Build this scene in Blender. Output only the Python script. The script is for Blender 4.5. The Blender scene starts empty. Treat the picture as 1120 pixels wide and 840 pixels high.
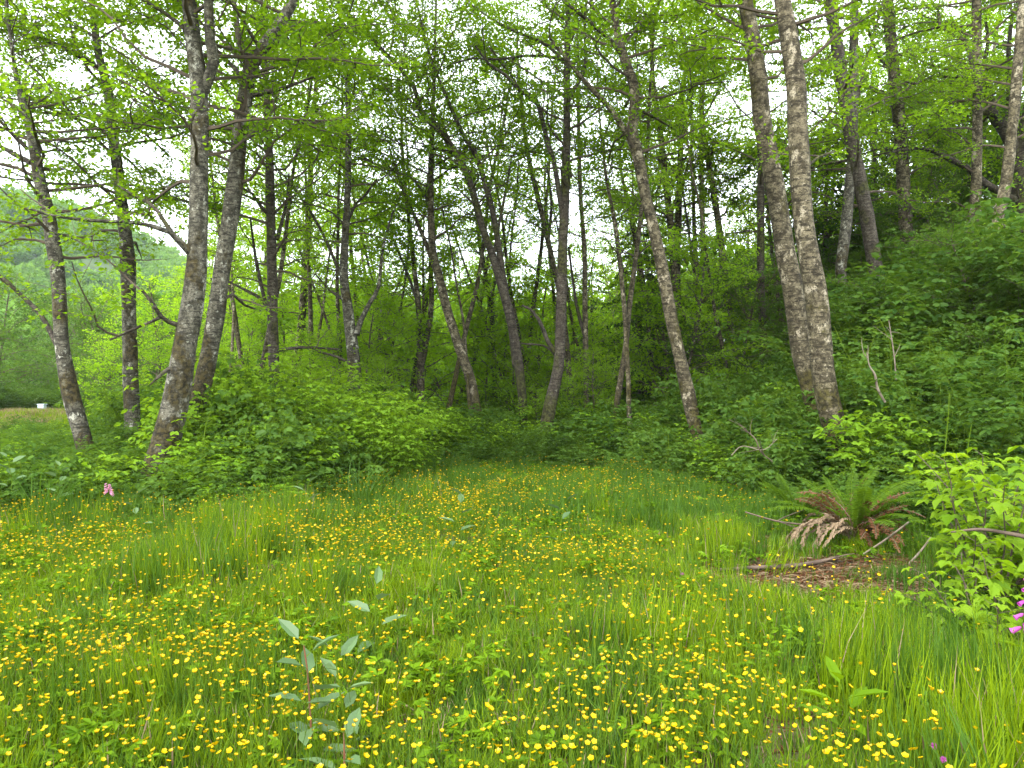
import bpy, math
import numpy as np
from mathutils import Matrix, Euler

# ------------------------------------------------------------------ camera, world, sun, exposure
S = bpy.context.scene
COL = S.collection
F, CX, HOR, CH = 800.0, 560.0, 420.0, 1.6
cam_d = bpy.data.cameras.new("camera")
cam_d.sensor_width = 36.0
cam_d.lens = 36.0 * F / 1120.0
cam_d.clip_start = 0.05
cam_d.clip_end = 3000.0
cam = bpy.data.objects.new("camera", cam_d)
cam.location = (0, 0, CH)
cam.rotation_euler = (math.radians(90), 0, 0)
COL.objects.link(cam)
S.camera = cam

SUN_EL, SUN_AZ = 52.0, 215.0          # azimuth measured clockwise from +Y (north); light from behind and left
world = bpy.data.worlds.new("World")
S.world = world
world.use_nodes = True
wn, wl = world.node_tree.nodes, world.node_tree.links
wn.clear()
sky = wn.new("ShaderNodeTexSky")
sky.sky_type = 'NISHITA'
sky.sun_disc = False
sky.sun_elevation = math.radians(SUN_EL)
sky.sun_rotation = math.radians(SUN_AZ)
sky.dust_density = 3.0
tc = wn.new("ShaderNodeTexCoord")
nz = wn.new("ShaderNodeTexNoise")
nz.inputs['Scale'].default_value = 2.2
nz.inputs['Detail'].default_value = 5.0
wl.new(tc.outputs['Generated'], nz.inputs['Vector'])
rm = wn.new("ShaderNodeMapRange")
rm.inputs['From Min'].default_value = 0.3
rm.inputs['From Max'].default_value = 0.7
rm.inputs['To Min'].default_value = 0.72
rm.inputs['To Max'].default_value = 0.97
wl.new(nz.outputs['Fac'], rm.inputs['Value'])
cm = wn.new("ShaderNodeMix")
cm.data_type = 'RGBA'
cm.inputs['B'].default_value = (9.0, 9.5, 10.0, 1)      # overcast cloud layer
wl.new(rm.outputs['Result'], cm.inputs['Factor'])
wl.new(sky.outputs['Color'], cm.inputs['A'])
bg = wn.new("ShaderNodeBackground")
bg.inputs['Strength'].default_value = 0.15
wl.new(cm.outputs['Result'], bg.inputs['Color'])
wo = wn.new("ShaderNodeOutputWorld")
wl.new(bg.outputs['Background'], wo.inputs['Surface'])

sun_d = bpy.data.lights.new("sun", 'SUN')
sun_d.energy = 1.5
sun_d.angle = math.radians(14)
sun_d.color = (1.0, 0.98, 0.93)
sun = bpy.data.objects.new("sun", sun_d)
_el, _az = math.radians(SUN_EL), math.radians(SUN_AZ)
_dir = np.array([math.sin(_az) * math.cos(_el), math.cos(_az) * math.cos(_el), math.sin(_el)])
from mathutils import Vector
sun.rotation_euler = Vector(_dir).to_track_quat('Z', 'Y').to_euler()
sun.location = (0, 0, 40)
COL.objects.link(sun)

vs = S.view_settings
vs.view_transform = 'Standard'
vs.look = 'None'
vs.exposure = 2.0
vs.gamma = 1.0
vs.use_curve_mapping = False

S.render.engine = 'CYCLES'
cy = S.cycles
cy.max_bounces = 12
cy.diffuse_bounces = 7
cy.glossy_bounces = 2
cy.transmission_bounces = 8
cy.transparent_max_bounces = 4
cy.volume_bounces = 0
cy.caustics_reflective = False
cy.caustics_refractive = False
cy.sample_clamp_indirect = 6.0
cy.use_adaptive_sampling = False
cy.use_denoising = True
cy.denoiser = 'OPENIMAGEDENOISE'
cy.denoising_input_passes = 'RGB_ALBEDO_NORMAL'
cy.denoising_prefilter = 'NONE'
S.render.use_persistent_data = False

RNG = np.random.default_rng(11)


def W(px, py, d):
    return np.array([(px - CX) / F * d, d, CH + (HOR - py) / F * d])


def sstep(a, b, x):
    t = np.clip((np.asarray(x, float) - a) / (b - a), 0, 1)
    return t * t * (3 - 2 * t)


def gh(x, y):
    """ground height"""
    x = np.asarray(x, float); y = np.asarray(y, float)
    h = 0.04 * np.sin(x * 1.1 + 0.7) * np.sin(y * 0.8) + 0.025 * np.sin(x * 2.7 + y * 1.9)
    e = 4.7 - 0.03 * y
    r = np.maximum(x - e, 0)
    rr = np.sqrt(r * r + 0.6) - 0.775
    rr = 12 * (1 - np.exp(-np.maximum(rr, 0) / 12))
    h = h + 0.56 * rr * sstep(6.5, 13, y)
    # low grassy bank far on the left
    h = h + 0.42 * np.exp(-(((x + 19.0) / 2.6) ** 2 + ((y - 29) / 3.0) ** 2))
    far = sstep(60, 400, np.hypot(x, y))
    return h * (1 - far)


# ------------------------------------------------------------------ materials
def nodemat(name):
    m = bpy.data.materials.new(name)
    m.use_nodes = True
    m.node_tree.nodes.clear()
    return m, m.node_tree.nodes, m.node_tree.links


def leaf_mat(name, ca, cb, tf=0.5, tmul=(1.5, 1.35, 0.45), gloss=0.004, rough=0.45):
    m, n, l = nodemat(name)
    at = n.new("ShaderNodeAttribute"); at.attribute_name = "var"
    oi = n.new("ShaderNodeObjectInfo")
    a = n.new("ShaderNodeMath"); a.operation = 'MULTIPLY'; a.inputs[1].default_value = 0.6
    b = n.new("ShaderNodeMath"); b.operation = 'MULTIPLY_ADD'; b.inputs[1].default_value = 0.4
    l.new(at.outputs['Fac'], a.inputs[0])
    l.new(oi.outputs['Random'], b.inputs[0]); l.new(a.outputs[0], b.inputs[2])
    mx = n.new("ShaderNodeMix"); mx.data_type = 'RGBA'
    mx.inputs['A'].default_value = (*ca, 1); mx.inputs['B'].default_value = (*cb, 1)
    l.new(b.outputs[0], mx.inputs['Factor'])
    vm = n.new("ShaderNodeVectorMath"); vm.operation = 'MULTIPLY'
    vm.inputs[1].default_value = tmul
    l.new(mx.outputs['Result'], vm.inputs[0])
    d = n.new("ShaderNodeBsdfDiffuse"); t = n.new("ShaderNodeBsdfTranslucent")
    l.new(mx.outputs['Result'], d.inputs['Color']); l.new(vm.outputs[0], t.inputs['Color'])
    ms = n.new("ShaderNodeMixShader"); ms.inputs[0].default_value = tf
    l.new(d.outputs[0], ms.inputs[1]); l.new(t.outputs[0], ms.inputs[2])
    g = n.new("ShaderNodeBsdfGlossy"); g.inputs['Roughness'].default_value = rough
    g.inputs['Color'].default_value = (1, 1, 1, 1)
    m2 = n.new("ShaderNodeMixShader"); m2.inputs[0].default_value = gloss
    l.new(ms.outputs[0], m2.inputs[1]); l.new(g.outputs[0], m2.inputs[2])
    o = n.new("ShaderNodeOutputMaterial"); l.new(m2.outputs[0], o.inputs['Surface'])
    return m


def bark_mat(name, base_a, base_b, lichen, lich_amt, moss, moss_amt):
    m, n, l = nodemat(name)
    tcx = n.new("ShaderNodeTexCoord")
    oi = n.new("ShaderNodeObjectInfo")
    off = n.new("ShaderNodeVectorMath"); off.operation = 'MULTIPLY_ADD'
    cmb = n.new("ShaderNodeCombineXYZ")
    for k in range(3):
        l.new(oi.outputs['Random'], cmb.inputs[k])
    off.inputs[1].default_value = (17, 23, 31)
    l.new(cmb.outputs[0], off.inputs[0]); l.new(tcx.outputs['Object'], off.inputs[2])

    def noise(scale, vec=(1, 1, 1), detail=4.0, rough=0.6):
        mp = n.new("ShaderNodeVectorMath"); mp.operation = 'MULTIPLY'
        mp.inputs[1].default_value = vec
        l.new(off.outputs[0], mp.inputs[0])
        x = n.new("ShaderNodeTexNoise")
        x.inputs['Scale'].default_value = scale
        x.inputs['Detail'].default_value = detail
        x.inputs['Roughness'].default_value = rough
        l.new(mp.outputs[0], x.inputs['Vector'])
        return x.outputs['Fac']

    def ramp(sock, a, b, lo=0.0, hi=1.0):
        r = n.new("ShaderNodeMapRange"); r.interpolation_type = 'SMOOTHSTEP'
        r.inputs['From Min'].default_value = a; r.inputs['From Max'].default_value = b
        r.inputs['To Min'].default_value = lo; r.inputs['To Max'].default_value = hi
        l.new(sock, r.inputs['Value'])
        return r.outputs['Result']

    def mix(fac, a, b):
        x = n.new("ShaderNodeMix"); x.data_type = 'RGBA'
        l.new(fac, x.inputs['Factor'])
        for s, v in (('A', a), ('B', b)):
            if isinstance(v, tuple):
                x.inputs[s].default_value = (*v, 1)
            else:
                l.new(v, x.inputs[s])
        return x.outputs['Result']
    c = mix(ramp(noise(9, (1, 1, 0.8)), 0.35, 0.65), base_a, base_b)
    bands = noise(5.5, (0.8, 0.8, 5.0), 3.0)
    c = mix(ramp(bands, 0.53, 0.62, 0, 0.8), c, tuple(v * 0.33 for v in base_a))
    c = mix(ramp(noise(4.5, (1.2, 1.2, 0.9), 5.0, 0.65), 0.64 - lich_amt, 0.68 - lich_amt + 0.03, 0, 0.85), c, lichen)
    mott = noise(17, (1, 1, 1.2), 4.0, 0.7)
    c = mix(ramp(mott, 0.52, 0.60, 0, 0.75), c, tuple(v * 0.45 for v in base_a))
    c = mix(ramp(mott, 0.40, 0.34, 0, 0.6), c, lichen)
    fine = noise(48, (1, 1, 1.6), 3.0)
    c = mix(ramp(fine, 0.50, 0.64, 0, 0.7), c, tuple(v * 0.3 for v in base_a))
    sep = n.new("ShaderNodeSeparateXYZ"); l.new(tcx.outputs['Object'], sep.inputs[0])
    hf = ramp(sep.outputs['Z'], 0.0, 3.2, 0.17, 0.0)
    ad = n.new("ShaderNodeMath"); ad.operation = 'ADD'
    l.new(noise(2.1, (1, 1, 0.7), 5.0), ad.inputs[0]); l.new(hf, ad.inputs[1])
    c = mix(ramp(ad.outputs[0], 0.62 - moss_amt, 0.72 - moss_amt, 0, 0.8), c,
            mix(ramp(noise(19), 0.4, 0.6), tuple(v * 1.5 for v in moss), tuple(v * 0.3 for v in moss)))
    bs = n.new("ShaderNodeBsdfPrincipled")
    bs.inputs['Roughness'].default_value = 0.9
    bs.inputs['Specular IOR Level'].default_value = 0.2
    l.new(c, bs.inputs['Base Color'])
    bp = n.new("ShaderNodeBump"); bp.inputs['Strength'].default_value = 0.7
    bp.inputs['Distance'].default_value = 0.02
    sm = n.new("ShaderNodeMath"); sm.operation = 'ADD'
    l.new(mott, sm.inputs[0]); l.new(bands, sm.inputs[1])
    l.new(sm.outputs[0], bp.inputs['Height']); l.new(bp.outputs[0], bs.inputs['Normal'])
    o = n.new("ShaderNodeOutputMaterial"); l.new(bs.outputs[0], o.inputs['Surface'])
    return m


def plain_mat(name, ca, cb, scale=6.0, rough=0.85, bump=0.3):
    m, n, l = nodemat(name)
    tcx = n.new("ShaderNodeTexCoord")
    x = n.new("ShaderNodeTexNoise"); x.inputs['Scale'].default_value = scale
    x.inputs['Detail'].default_value = 6.0
    l.new(tcx.outputs['Object'], x.inputs['Vector'])
    r = n.new("ShaderNodeMapRange"); r.inputs['From Min'].default_value = 0.3; r.inputs['From Max'].default_value = 0.7
    l.new(x.outputs['Fac'], r.inputs['Value'])
    mx = n.new("ShaderNodeMix"); mx.data_type = 'RGBA'
    mx.inputs['A'].default_value = (*ca, 1); mx.inputs['B'].default_value = (*cb, 1)
    l.new(r.outputs['Result'], mx.inputs['Factor'])
    bs = n.new("ShaderNodeBsdfPrincipled"); bs.inputs['Roughness'].default_value = rough
    bs.inputs['Specular IOR Level'].default_value = 0.25
    l.new(mx.outputs['Result'], bs.inputs['Base Color'])
    bp = n.new("ShaderNodeBump"); bp.inputs['Strength'].default_value = bump; bp.inputs['Distance'].default_value = 0.03
    l.new(x.outputs['Fac'], bp.inputs['Height']); l.new(bp.outputs[0], bs.inputs['Normal'])
    o = n.new("ShaderNodeOutputMaterial"); l.new(bs.outputs[0], o.inputs['Surface'])
    return m


def ground_mat():
    m, n, l = nodemat("forest_soil")
    tcx = n.new("ShaderNodeTexCoord")

    def noise(s, d=6.0):
        x = n.new("ShaderNodeTexNoise"); x.inputs['Scale'].default_value = s; x.inputs['Detail'].default_value = d
        x.inputs['Roughness'].default_value = 0.65
        l.new(tcx.outputs['Object'], x.inputs['Vector'])
        return x.outputs['Fac']

    def ramp(sock, a, b, lo=0.0, hi=1.0):
        r = n.new("ShaderNodeMapRange")
        r.inputs['From Min'].default_value = a; r.inputs['From Max'].default_value = b
        r.inputs['To Min'].default_value = lo; r.inputs['To Max'].default_value = hi
        l.new(sock, r.inputs['Value'])
        return r.outputs['Result']

    def mix(f, a, b):
        x = n.new("ShaderNodeMix"); x.data_type = 'RGBA'
        l.new(f, x.inputs['Factor'])
        for s, v in (('A', a), ('B', b)):
            if isinstance(v, tuple):
                x.inputs[s].default_value = (*v, 1)
            else:
                l.new(v, x.inputs[s])
        return x.outputs['Result']
    c = mix(ramp(noise(22), 0.35, 0.65), (0.045, 0.03, 0.018), (0.12, 0.085, 0.05))
    c = mix(ramp(noise(1.3), 0.45, 0.62, 0, 0.8), c, (0.05, 0.075, 0.012))
    ln = n.new("ShaderNodeVectorMath"); ln.operation = 'LENGTH'
    l.new(tcx.outputs['Object'], ln.inputs[0])
    c = mix(ramp(ln.outputs['Value'], 22, 60), c, mix(noise(0.15), (0.045, 0.085, 0.015), (0.09, 0.12, 0.03)))
    bs = n.new("ShaderNodeBsdfPrincipled"); bs.inputs['Roughness'].default_value = 0.95
    bs.inputs['Specular IOR Level'].default_value = 0.1
    l.new(c, bs.inputs['Base Color'])
    bp = n.new("ShaderNodeBump"); bp.inputs['Strength'].default_value = 0.8; bp.inputs['Distance'].default_value = 0.03
    l.new(noise(22), bp.inputs['Height']); l.new(bp.outputs[0], bs.inputs['Normal'])
    o = n.new("ShaderNodeOutputMaterial"); l.new(bs.outputs[0], o.inputs['Surface'])
    return m


M = {}
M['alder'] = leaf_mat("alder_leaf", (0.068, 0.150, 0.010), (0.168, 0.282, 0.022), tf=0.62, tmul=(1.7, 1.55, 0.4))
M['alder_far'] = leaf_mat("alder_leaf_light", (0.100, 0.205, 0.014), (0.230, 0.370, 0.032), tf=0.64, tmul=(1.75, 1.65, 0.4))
M['shrub'] = leaf_mat("shrub_leaf", (0.026, 0.070, 0.011), (0.108, 0.198, 0.028), tmul=(1.45, 1.3, 0.6))
M['shrub_bright'] = leaf_mat("bright_shrub_leaf", (0.095, 0.200, 0.010), (0.200, 0.335, 0.024))
M['thimble'] = leaf_mat("thimbleberry_leaf", (0.085, 0.180, 0.008), (0.215, 0.330, 0.018))
M['fern'] = leaf_mat("fern_leaf", (0.0299, 0.0686, 0.0053), (0.1012, 0.1804, 0.0106))
M['dead_fern'] = leaf_mat("dead_fern", (0.0616, 0.0246, 0.0106), (0.1760, 0.0836, 0.0396), tf=0.25, tmul=(1, 0.9, 0.7))
M['straw'] = leaf_mat("dry_straw", (0.1496, 0.1012, 0.0616), (0.2992, 0.2200, 0.1364), tf=0.25, tmul=(1, 0.9, 0.7))
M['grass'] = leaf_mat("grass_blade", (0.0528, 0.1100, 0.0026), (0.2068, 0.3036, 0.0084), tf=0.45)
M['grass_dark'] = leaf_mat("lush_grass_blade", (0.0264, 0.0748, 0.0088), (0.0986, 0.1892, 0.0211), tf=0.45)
M['herb'] = leaf_mat("herb_leaf", (0.0352, 0.0880, 0.0026), (0.1452, 0.2508, 0.0068), tf=0.4)
M['weed'] = leaf_mat("grey_green_leaf", (0.060, 0.112, 0.042), (0.125, 0.190, 0.075), tf=0.3, tmul=(1.1, 1.1, 0.7), gloss=0.012)
M['needle'] = leaf_mat("conifer_needle", (0.022, 0.055, 0.014), (0.06, 0.11, 0.02), tf=0.2)
M['hillwood'] = leaf_mat("hillside_leaf", (0.056, 0.135, 0.0210), (0.152, 0.281, 0.0420), tf=0.4)
M['petal'] = leaf_mat("buttercup_petal", (0.4048, 0.2640, 0.0009), (0.5104, 0.3432, 0.0018), tf=0.3, tmul=(1.05, 1.0, 0.5), gloss=0.012, rough=0.3)
M['foxglove'] = leaf_mat("foxglove_bell", (0.3960, 0.0440, 0.3168), (0.5456, 0.1408, 0.4400), tf=0.35, tmul=(1.2, 1.0, 1.2))
M['foxglove_pink'] = leaf_mat("pink_foxglove_bell", (0.42, 0.17, 0.28), (0.55, 0.30, 0.42), tf=0.3)
M['bark'] = bark_mat("alder_bark", (0.046, 0.042, 0.029), (0.135, 0.123, 0.09), (0.36, 0.35, 0.28), 0.065, (0.036, 0.027, 0.007), 0.085)
M['bark_brown'] = bark_mat("brown_bark", (0.042, 0.034, 0.019), (0.145, 0.122, 0.074), (0.33, 0.285, 0.20), 0.075, (0.042, 0.036, 0.008), 0.06)
M['bark_dark'] = bark_mat("mossy_dark_bark", (0.045, 0.036, 0.026), (0.09, 0.075, 0.055), (0.18, 0.17, 0.13), 0.0, (0.04, 0.042, 0.010), 0.11)
M['stem'] = leaf_mat("green_stem", (0.05, 0.10, 0.006), (0.12, 0.19, 0.012), tf=0.2)
M['twig'] = plain_mat("brown_twig", (0.05, 0.038, 0.025), (0.10, 0.075, 0.05))
M['red_stem'] = plain_mat("red_stem", (0.16, 0.03, 0.018), (0.10, 0.08, 0.03), 14.0)
M['dead_wood'] = plain_mat("weathered_dead_wood", (0.085, 0.064, 0.042), (0.20, 0.165, 0.12), 9.0)
M['dark_wood'] = plain_mat("rotten_branch", (0.05, 0.035, 0.025), (0.12, 0.085, 0.06), 9.0)
M['ground'] = ground_mat()


# ------------------------------------------------------------------ mesh building
class MB:
    def __init__(self):
        self.v, self.f3, self.f4 = [], [], []      # arrays
        self.n = 0

    def add(self, verts, faces, mat=0, var=None):
        verts = np.asarray(verts, np.float32).reshape(-1, 3)
        faces = np.asarray(faces, np.int32)
        k = faces.shape[1]
        if var is None:
            var = np.full(len(faces), 0.5, np.float32)
        (self.f3 if k == 3 else self.f4).append((faces + self.n, np.full(len(faces), mat, np.int32), np.asarray(var, np.float32)))
        self.v.append(verts)
        self.n += len(verts)

    def mesh(self, name, mats, origin=(0, 0, 0), smooth=False):
        me = bpy.data.meshes.new(name)
        v = np.concatenate(self.v) - np.asarray(origin, np.float32)
        me.vertices.add(len(v))
        me.vertices.foreach_set("co", v.astype(np.float32).ravel())
        loops, starts, mi, var, pos = [], [], [], [], 0
        for lst, k in ((self.f3, 3), (self.f4, 4)):
            if not lst:
                continue
            f = np.concatenate([a[0] for a in lst])
            loops.append(f.ravel())
            starts.append(pos + np.arange(len(f), dtype=np.int32) * k)
            pos += f.size
            mi.append(np.concatenate([a[1] for a in lst]))
            var.append(np.concatenate([a[2] for a in lst]))
        loops = np.concatenate(loops).astype(np.int32)
        starts = np.concatenate(starts).astype(np.int32)
        me.loops.add(len(loops))
        me.loops.foreach_set("vertex_index", loops)
        me.polygons.add(len(starts))
        me.polygons.foreach_set("loop_start", starts)
        for m in mats:
            me.materials.append(m)
        me.polygons.foreach_set("material_index", np.concatenate(mi))
        if smooth:
            me.polygons.foreach_set("use_smooth", np.ones(len(starts), bool))
        else:
            me.polygons.foreach_set("use_smooth", np.zeros(len(starts), bool))
        a = me.attributes.new("var", 'FLOAT', 'FACE')
        a.data.foreach_set("value", np.concatenate(var))
        me.update(calc_edges=True)
        return me


def norm(a):
    a = np.asarray(a, float)
    return a / np.maximum(np.linalg.norm(a, axis=-1, keepdims=True), 1e-9)


def add_leaves(mb, P, D, N, L, Wd, mat=0, var=None, hexa=False, rng=RNG, fold=0.12, droop=0.1):
    """leaf blades: base P, direction D, upper side N, length L, width Wd (arrays)"""
    P = np.asarray(P, float); n = len(P)
    if n == 0:
        return
    D = norm(D)
    Sd = norm(np.cross(D, N)); U = norm(np.cross(Sd, D))
    L = np.broadcast_to(L, n)[:, None]; Wd = np.broadcast_to(Wd, n)[:, None]
    if var is None:
        var = np.clip(rng.normal(0.5, 0.26, n), 0, 1)
    if hexa:
        tip = P + D * L - U * droop * L
        mid = P + D * L * 0.5
        r1 = P + D * L * 0.25 + Sd * Wd * 0.44 + U * fold * Wd
        r2 = P + D * L * 0.66 + Sd * Wd * 0.40 + U * fold * Wd - U * droop * L * 0.4
        l1 = P + D * L * 0.25 - Sd * Wd * 0.44 + U * fold * Wd
        l2 = P + D * L * 0.66 - Sd * Wd * 0.40 + U * fold * Wd - U * droop * L * 0.4
        V = np.stack([P, r1, r2, tip, l2, l1], 1).reshape(-1, 3)
        i = np.arange(n)[:, None] * 6
        mb.add(V, np.concatenate([i + np.array([[0, 1, 2, 3]]), i + np.array([[0, 3, 4, 5]])]), mat, np.concatenate([var, var]))
    else:
        tip = P + D * L - U * droop * L
        r = P + D * L * 0.45 + Sd * Wd * 0.5 + U * fold * Wd
        l_ = P + D * L * 0.45 - Sd * Wd * 0.5 + U * fold * Wd
        V = np.stack([P, r, tip, l_], 1).reshape(-1, 3)
        i = np.arange(n)[:, None] * 4
        mb.add(V, np.concatenate([i + np.array([[0, 1, 2]]), i + np.array([[0, 2, 3]])]), mat, np.concatenate([var, var]))


def add_twigs(mb, A, B, r, mat=1):
    """thin three sided tapering sticks A->B"""
    A = np.asarray(A, float); B = np.asarray(B, float); n = len(A)
    if n == 0:
        return
    D = norm(B - A)
    X = norm(np.cross(D, np.array([0.31, 0.77, 0.55]))); Y = np.cross(D, X)
    r = np.broadcast_to(r, n)[:, None]
    vs_ = []
    for k in range(3):
        c, s = math.cos(k * 2.0944), math.sin(k * 2.0944)
        vs_.append(A + (X * c + Y * s) * r)
    for k in range(3):
        c, s = math.cos(k * 2.0944), math.sin(k * 2.0944)
        vs_.append(B + (X * c + Y * s) * r * 0.5)
    V = np.stack(vs_, 1).reshape(-1, 3)
    i = np.arange(n)[:, None] * 6
    mb.add(V, np.concatenate([i + np.array([[k, (k + 1) % 3, 3 + (k + 1) % 3, 3 + k]]) for k in range(3)]), mat)


def resample(pts, step):
    """Catmull-Rom through pts (n,k), roughly every step metres (first three columns are the position)"""
    pts = np.asarray(pts, float)
    if len(pts) < 2:
        return pts
    e = np.vstack([2 * pts[0] - pts[1], pts, 2 * pts[-1] - pts[-2]])
    out = []
    for i in range(1, len(e) - 2):
        p0, p1, p2, p3 = e[i - 1], e[i], e[i + 1], e[i + 2]
        m = max(1, int(np.linalg.norm((p2 - p1)[:3]) / step))
        for t in np.arange(m) / m:
            out.append(0.5 * (2 * p1 + (p2 - p0) * t + (2 * p0 - 5 * p1 + 4 * p2 - p3) * t * t + (3 * p1 - p0 - 3 * p2 + p3) * t ** 3))
    out.append(pts[-1])
    return np.array(out)


def add_tube(mb, P, R, sides=10, mat=0, rough=0.0, rng=RNG, cap=True):
    P = np.asarray(P, float); R = np.asarray(R, float); n = len(P)
    T = norm(np.gradient(P, axis=0))
    ref = np.array([1.0, 0.13, 0.0]) if abs(T[0][2]) > 0.6 else np.array([0.1, 0.05, 1.0])
    X = norm(np.cross(np.cross(T, ref), T)); Y = np.cross(T, X)
    ang = np.arange(sides) * 2 * math.pi / sides
    rr = R[:, None] * np.ones((1, sides))
    if rough > 0:
        nz_ = rng.normal(0, 1, (n, sides))
        k = np.ones(3) / 3
        for _ in range(2):
            nz_ = (np.roll(nz_, 1, 1) + nz_ * 2 + np.roll(nz_, -1, 1)) / 4
            if n > 3:
                nz_[1:-1] = (nz_[:-2] + nz_[1:-1] * 2 + nz_[2:]) / 4
        rr = rr * (1 + rough * nz_)
    V = P[:, None, :] + rr[:, :, None] * (np.cos(ang)[None, :, None] * X[:, None, :] + np.sin(ang)[None, :, None] * Y[:, None, :])
    V = V.reshape(-1, 3)
    i = np.arange(n - 1)[:, None] * sides
    j = np.arange(sides)[None, :]
    q = np.stack([i + j, i + (j + 1) % sides, i + sides + (j + 1) % sides, i + sides + j], -1).reshape(-1, 4)
    mb.add(V, q, mat)
    if cap:
        for idx, pt in ((0, P[0]), (n - 1, P[-1])):
            ring = V[idx * sides:(idx + 1) * sides]
            vv = np.vstack([ring, pt])
            f = [[(a + 1) % sides, a, sides] if idx == 0 else [a, (a + 1) % sides, sides] for a in range(sides)]
            mb.add(vv, f, mat)


def obj(name, me, parent=None, loc=(0, 0, 0), **props):
    o = bpy.data.objects.new(name, me)
    COL.objects.link(o)
    o.location = loc
    if parent is not None:
        o.parent = parent
    for k, v in props.items():
        if v:
            o[k] = v
    return o


def root(name, loc, label, category, group=None, rz=0.0, scale=1.0):
    o = bpy.data.objects.new(name, None)
    o.empty_display_size = 0.2
    COL.objects.link(o)
    o.location = loc
    o.rotation_euler = (0, 0, rz)
    o.scale = (scale,) * 3
    o['label'] = label
    o['category'] = category
    if group:
        o['group'] = group
    return o


def dup(r, loc, rz=0.0, scale=1.0, label=None, group=None, tilt=(0, 0)):
    c = r.copy(); COL.objects.link(c)
    c.location = loc; c.rotation_euler = (tilt[0], tilt[1], rz); c.scale = (scale,) * 3
    if label:
        c['label'] = label
    if group:
        c['group'] = group
    for ch in r.children:
        k = ch.copy(); COL.objects.link(k); k.parent = c
        for g in ch.children:
            s = g.copy(); COL.objects.link(s); s.parent = k
    return c


def scatter(name, protos, P, rot, scl, idx, label, category):
    """one 'stuff' object: prototypes instanced on points by geometry nodes"""
    c = bpy.data.collections.new(name + "_kinds")
    for i, me in enumerate(protos):
        c.objects.link(bpy.data.objects.new("%s_kind_%02d" % (name, i), me))
    me = bpy.data.meshes.new(name)
    n = len(P)
    me.vertices.add(n)
    me.vertices.foreach_set("co", np.asarray(P, np.float32).ravel())
    a = me.attributes.new("rot", 'FLOAT_VECTOR', 'POINT'); a.data.foreach_set("vector", np.asarray(rot, np.float32).ravel())
    a = me.attributes.new("scl", 'FLOAT_VECTOR', 'POINT'); a.data.foreach_set("vector", np.asarray(scl, np.float32).ravel())
    a = me.attributes.new("idx", 'INT', 'POINT'); a.data.foreach_set("value", np.asarray(idx, np.int32))
    o = bpy.data.objects.new(name, me); COL.objects.link(o)
    o['kind'] = 'stuff'; o['label'] = label; o['category'] = category
    ng = bpy.data.node_groups.new(name + "_scatter", 'GeometryNodeTree')
    ng.interface.new_socket("Geometry", in_out='INPUT', socket_type='NodeSocketGeometry')
    ng.interface.new_socket("Geometry", in_out='OUTPUT', socket_type='NodeSocketGeometry')
    N, L = ng.nodes, ng.links
    gi, go = N.new("NodeGroupInput"), N.new("NodeGroupOutput")
    ci = N.new("GeometryNodeCollectionInfo"); ci.inputs['Collection'].default_value = c
    ci.inputs['Separate Children'].default_value = True; ci.inputs['Reset Children'].default_value = True
    ip = N.new("GeometryNodeInstanceOnPoints"); ip.inputs['Pick Instance'].default_value = True

    def attr(nm, ty):
        x = N.new("GeometryNodeInputNamedAttribute"); x.data_type = ty; x.inputs['Name'].default_value = nm
        return x.outputs['Attribute']
    er = N.new("FunctionNodeEulerToRotation")
    L.new(attr("rot", 'FLOAT_VECTOR'), er.inputs[0])
    L.new(gi.outputs[0], ip.inputs['Points']); L.new(ci.outputs[0], ip.inputs['Instance'])
    L.new(attr("idx", 'INT'), ip.inputs['Instance Index'])
    L.new(er.outputs[0], ip.inputs['Rotation']); L.new(attr("scl", 'FLOAT_VECTOR'), ip.inputs['Scale'])
    L.new(ip.outputs[0], go.inputs[0])
    md = o.modifiers.new("scatter", 'NODES'); md.node_group = ng
    return o


# ------------------------------------------------------------------ setting: ground, hills
def warp(n, near, far):
    t = np.linspace(-1, 1, n)
    return near * t + (far - near) * np.sign(t) * np.abs(t) ** 5


def build_ground():
    gx = warp(241, 40, 900); gy = warp(241, 40, 900) + 10
    X, Y = np.meshgrid(gx, gy)
    Z = gh(X, Y)
    V = np.stack([X, Y, Z], -1).reshape(-1, 3)
    n = len(gx)
    i = np.arange(n - 1)
    a = (i[:, None] * n + i[None, :]).ravel()
    mb = MB(); mb.add(V, np.stack([a, a + 1, a + n + 1, a + n], -1))
    obj("ground", mb.mesh("ground", [M['ground']], smooth=True), kind='structure',
        label="brown soil and low green moss under the meadow and wood", category="ground")


def hill_h(x, y):
    h = 92 * np.exp(-(((x + 270) / 150) ** 2 + ((y - 340) / 190) ** 2))
    h += 62 * np.exp(-(((x + 60) / 130) ** 2 + ((y - 560) / 110) ** 2))
    h += 6 * np.sin(x * 0.03) * np.sin(y * 0.026)
    return h - 4


def build_hills():
    gx = np.linspace(-620, 320, 95); gy = np.linspace(110, 800, 70)
    X, Y = np.meshgrid(gx, gy)
    Z = hill_h(X, Y)
    V = np.stack([X, Y, Z], -1).reshape(-1, 3)
    n = len(gx)
    a = (np.arange(len(gy) - 1)[:, None] * n + np.arange(n - 1)[None, :]).ravel()
    mb = MB(); mb.add(V, np.stack([a, a + 1, a + n + 1, a + n], -1))
    obj("hills", mb.mesh("hills", [plain_mat("hill_soil", (0.04, 0.07, 0.02), (0.07, 0.10, 0.03), 0.05)], smooth=True),
        kind='structure', label="steep wooded hill far beyond the left trees", category="hill")


build_ground()
build_hills()


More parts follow.
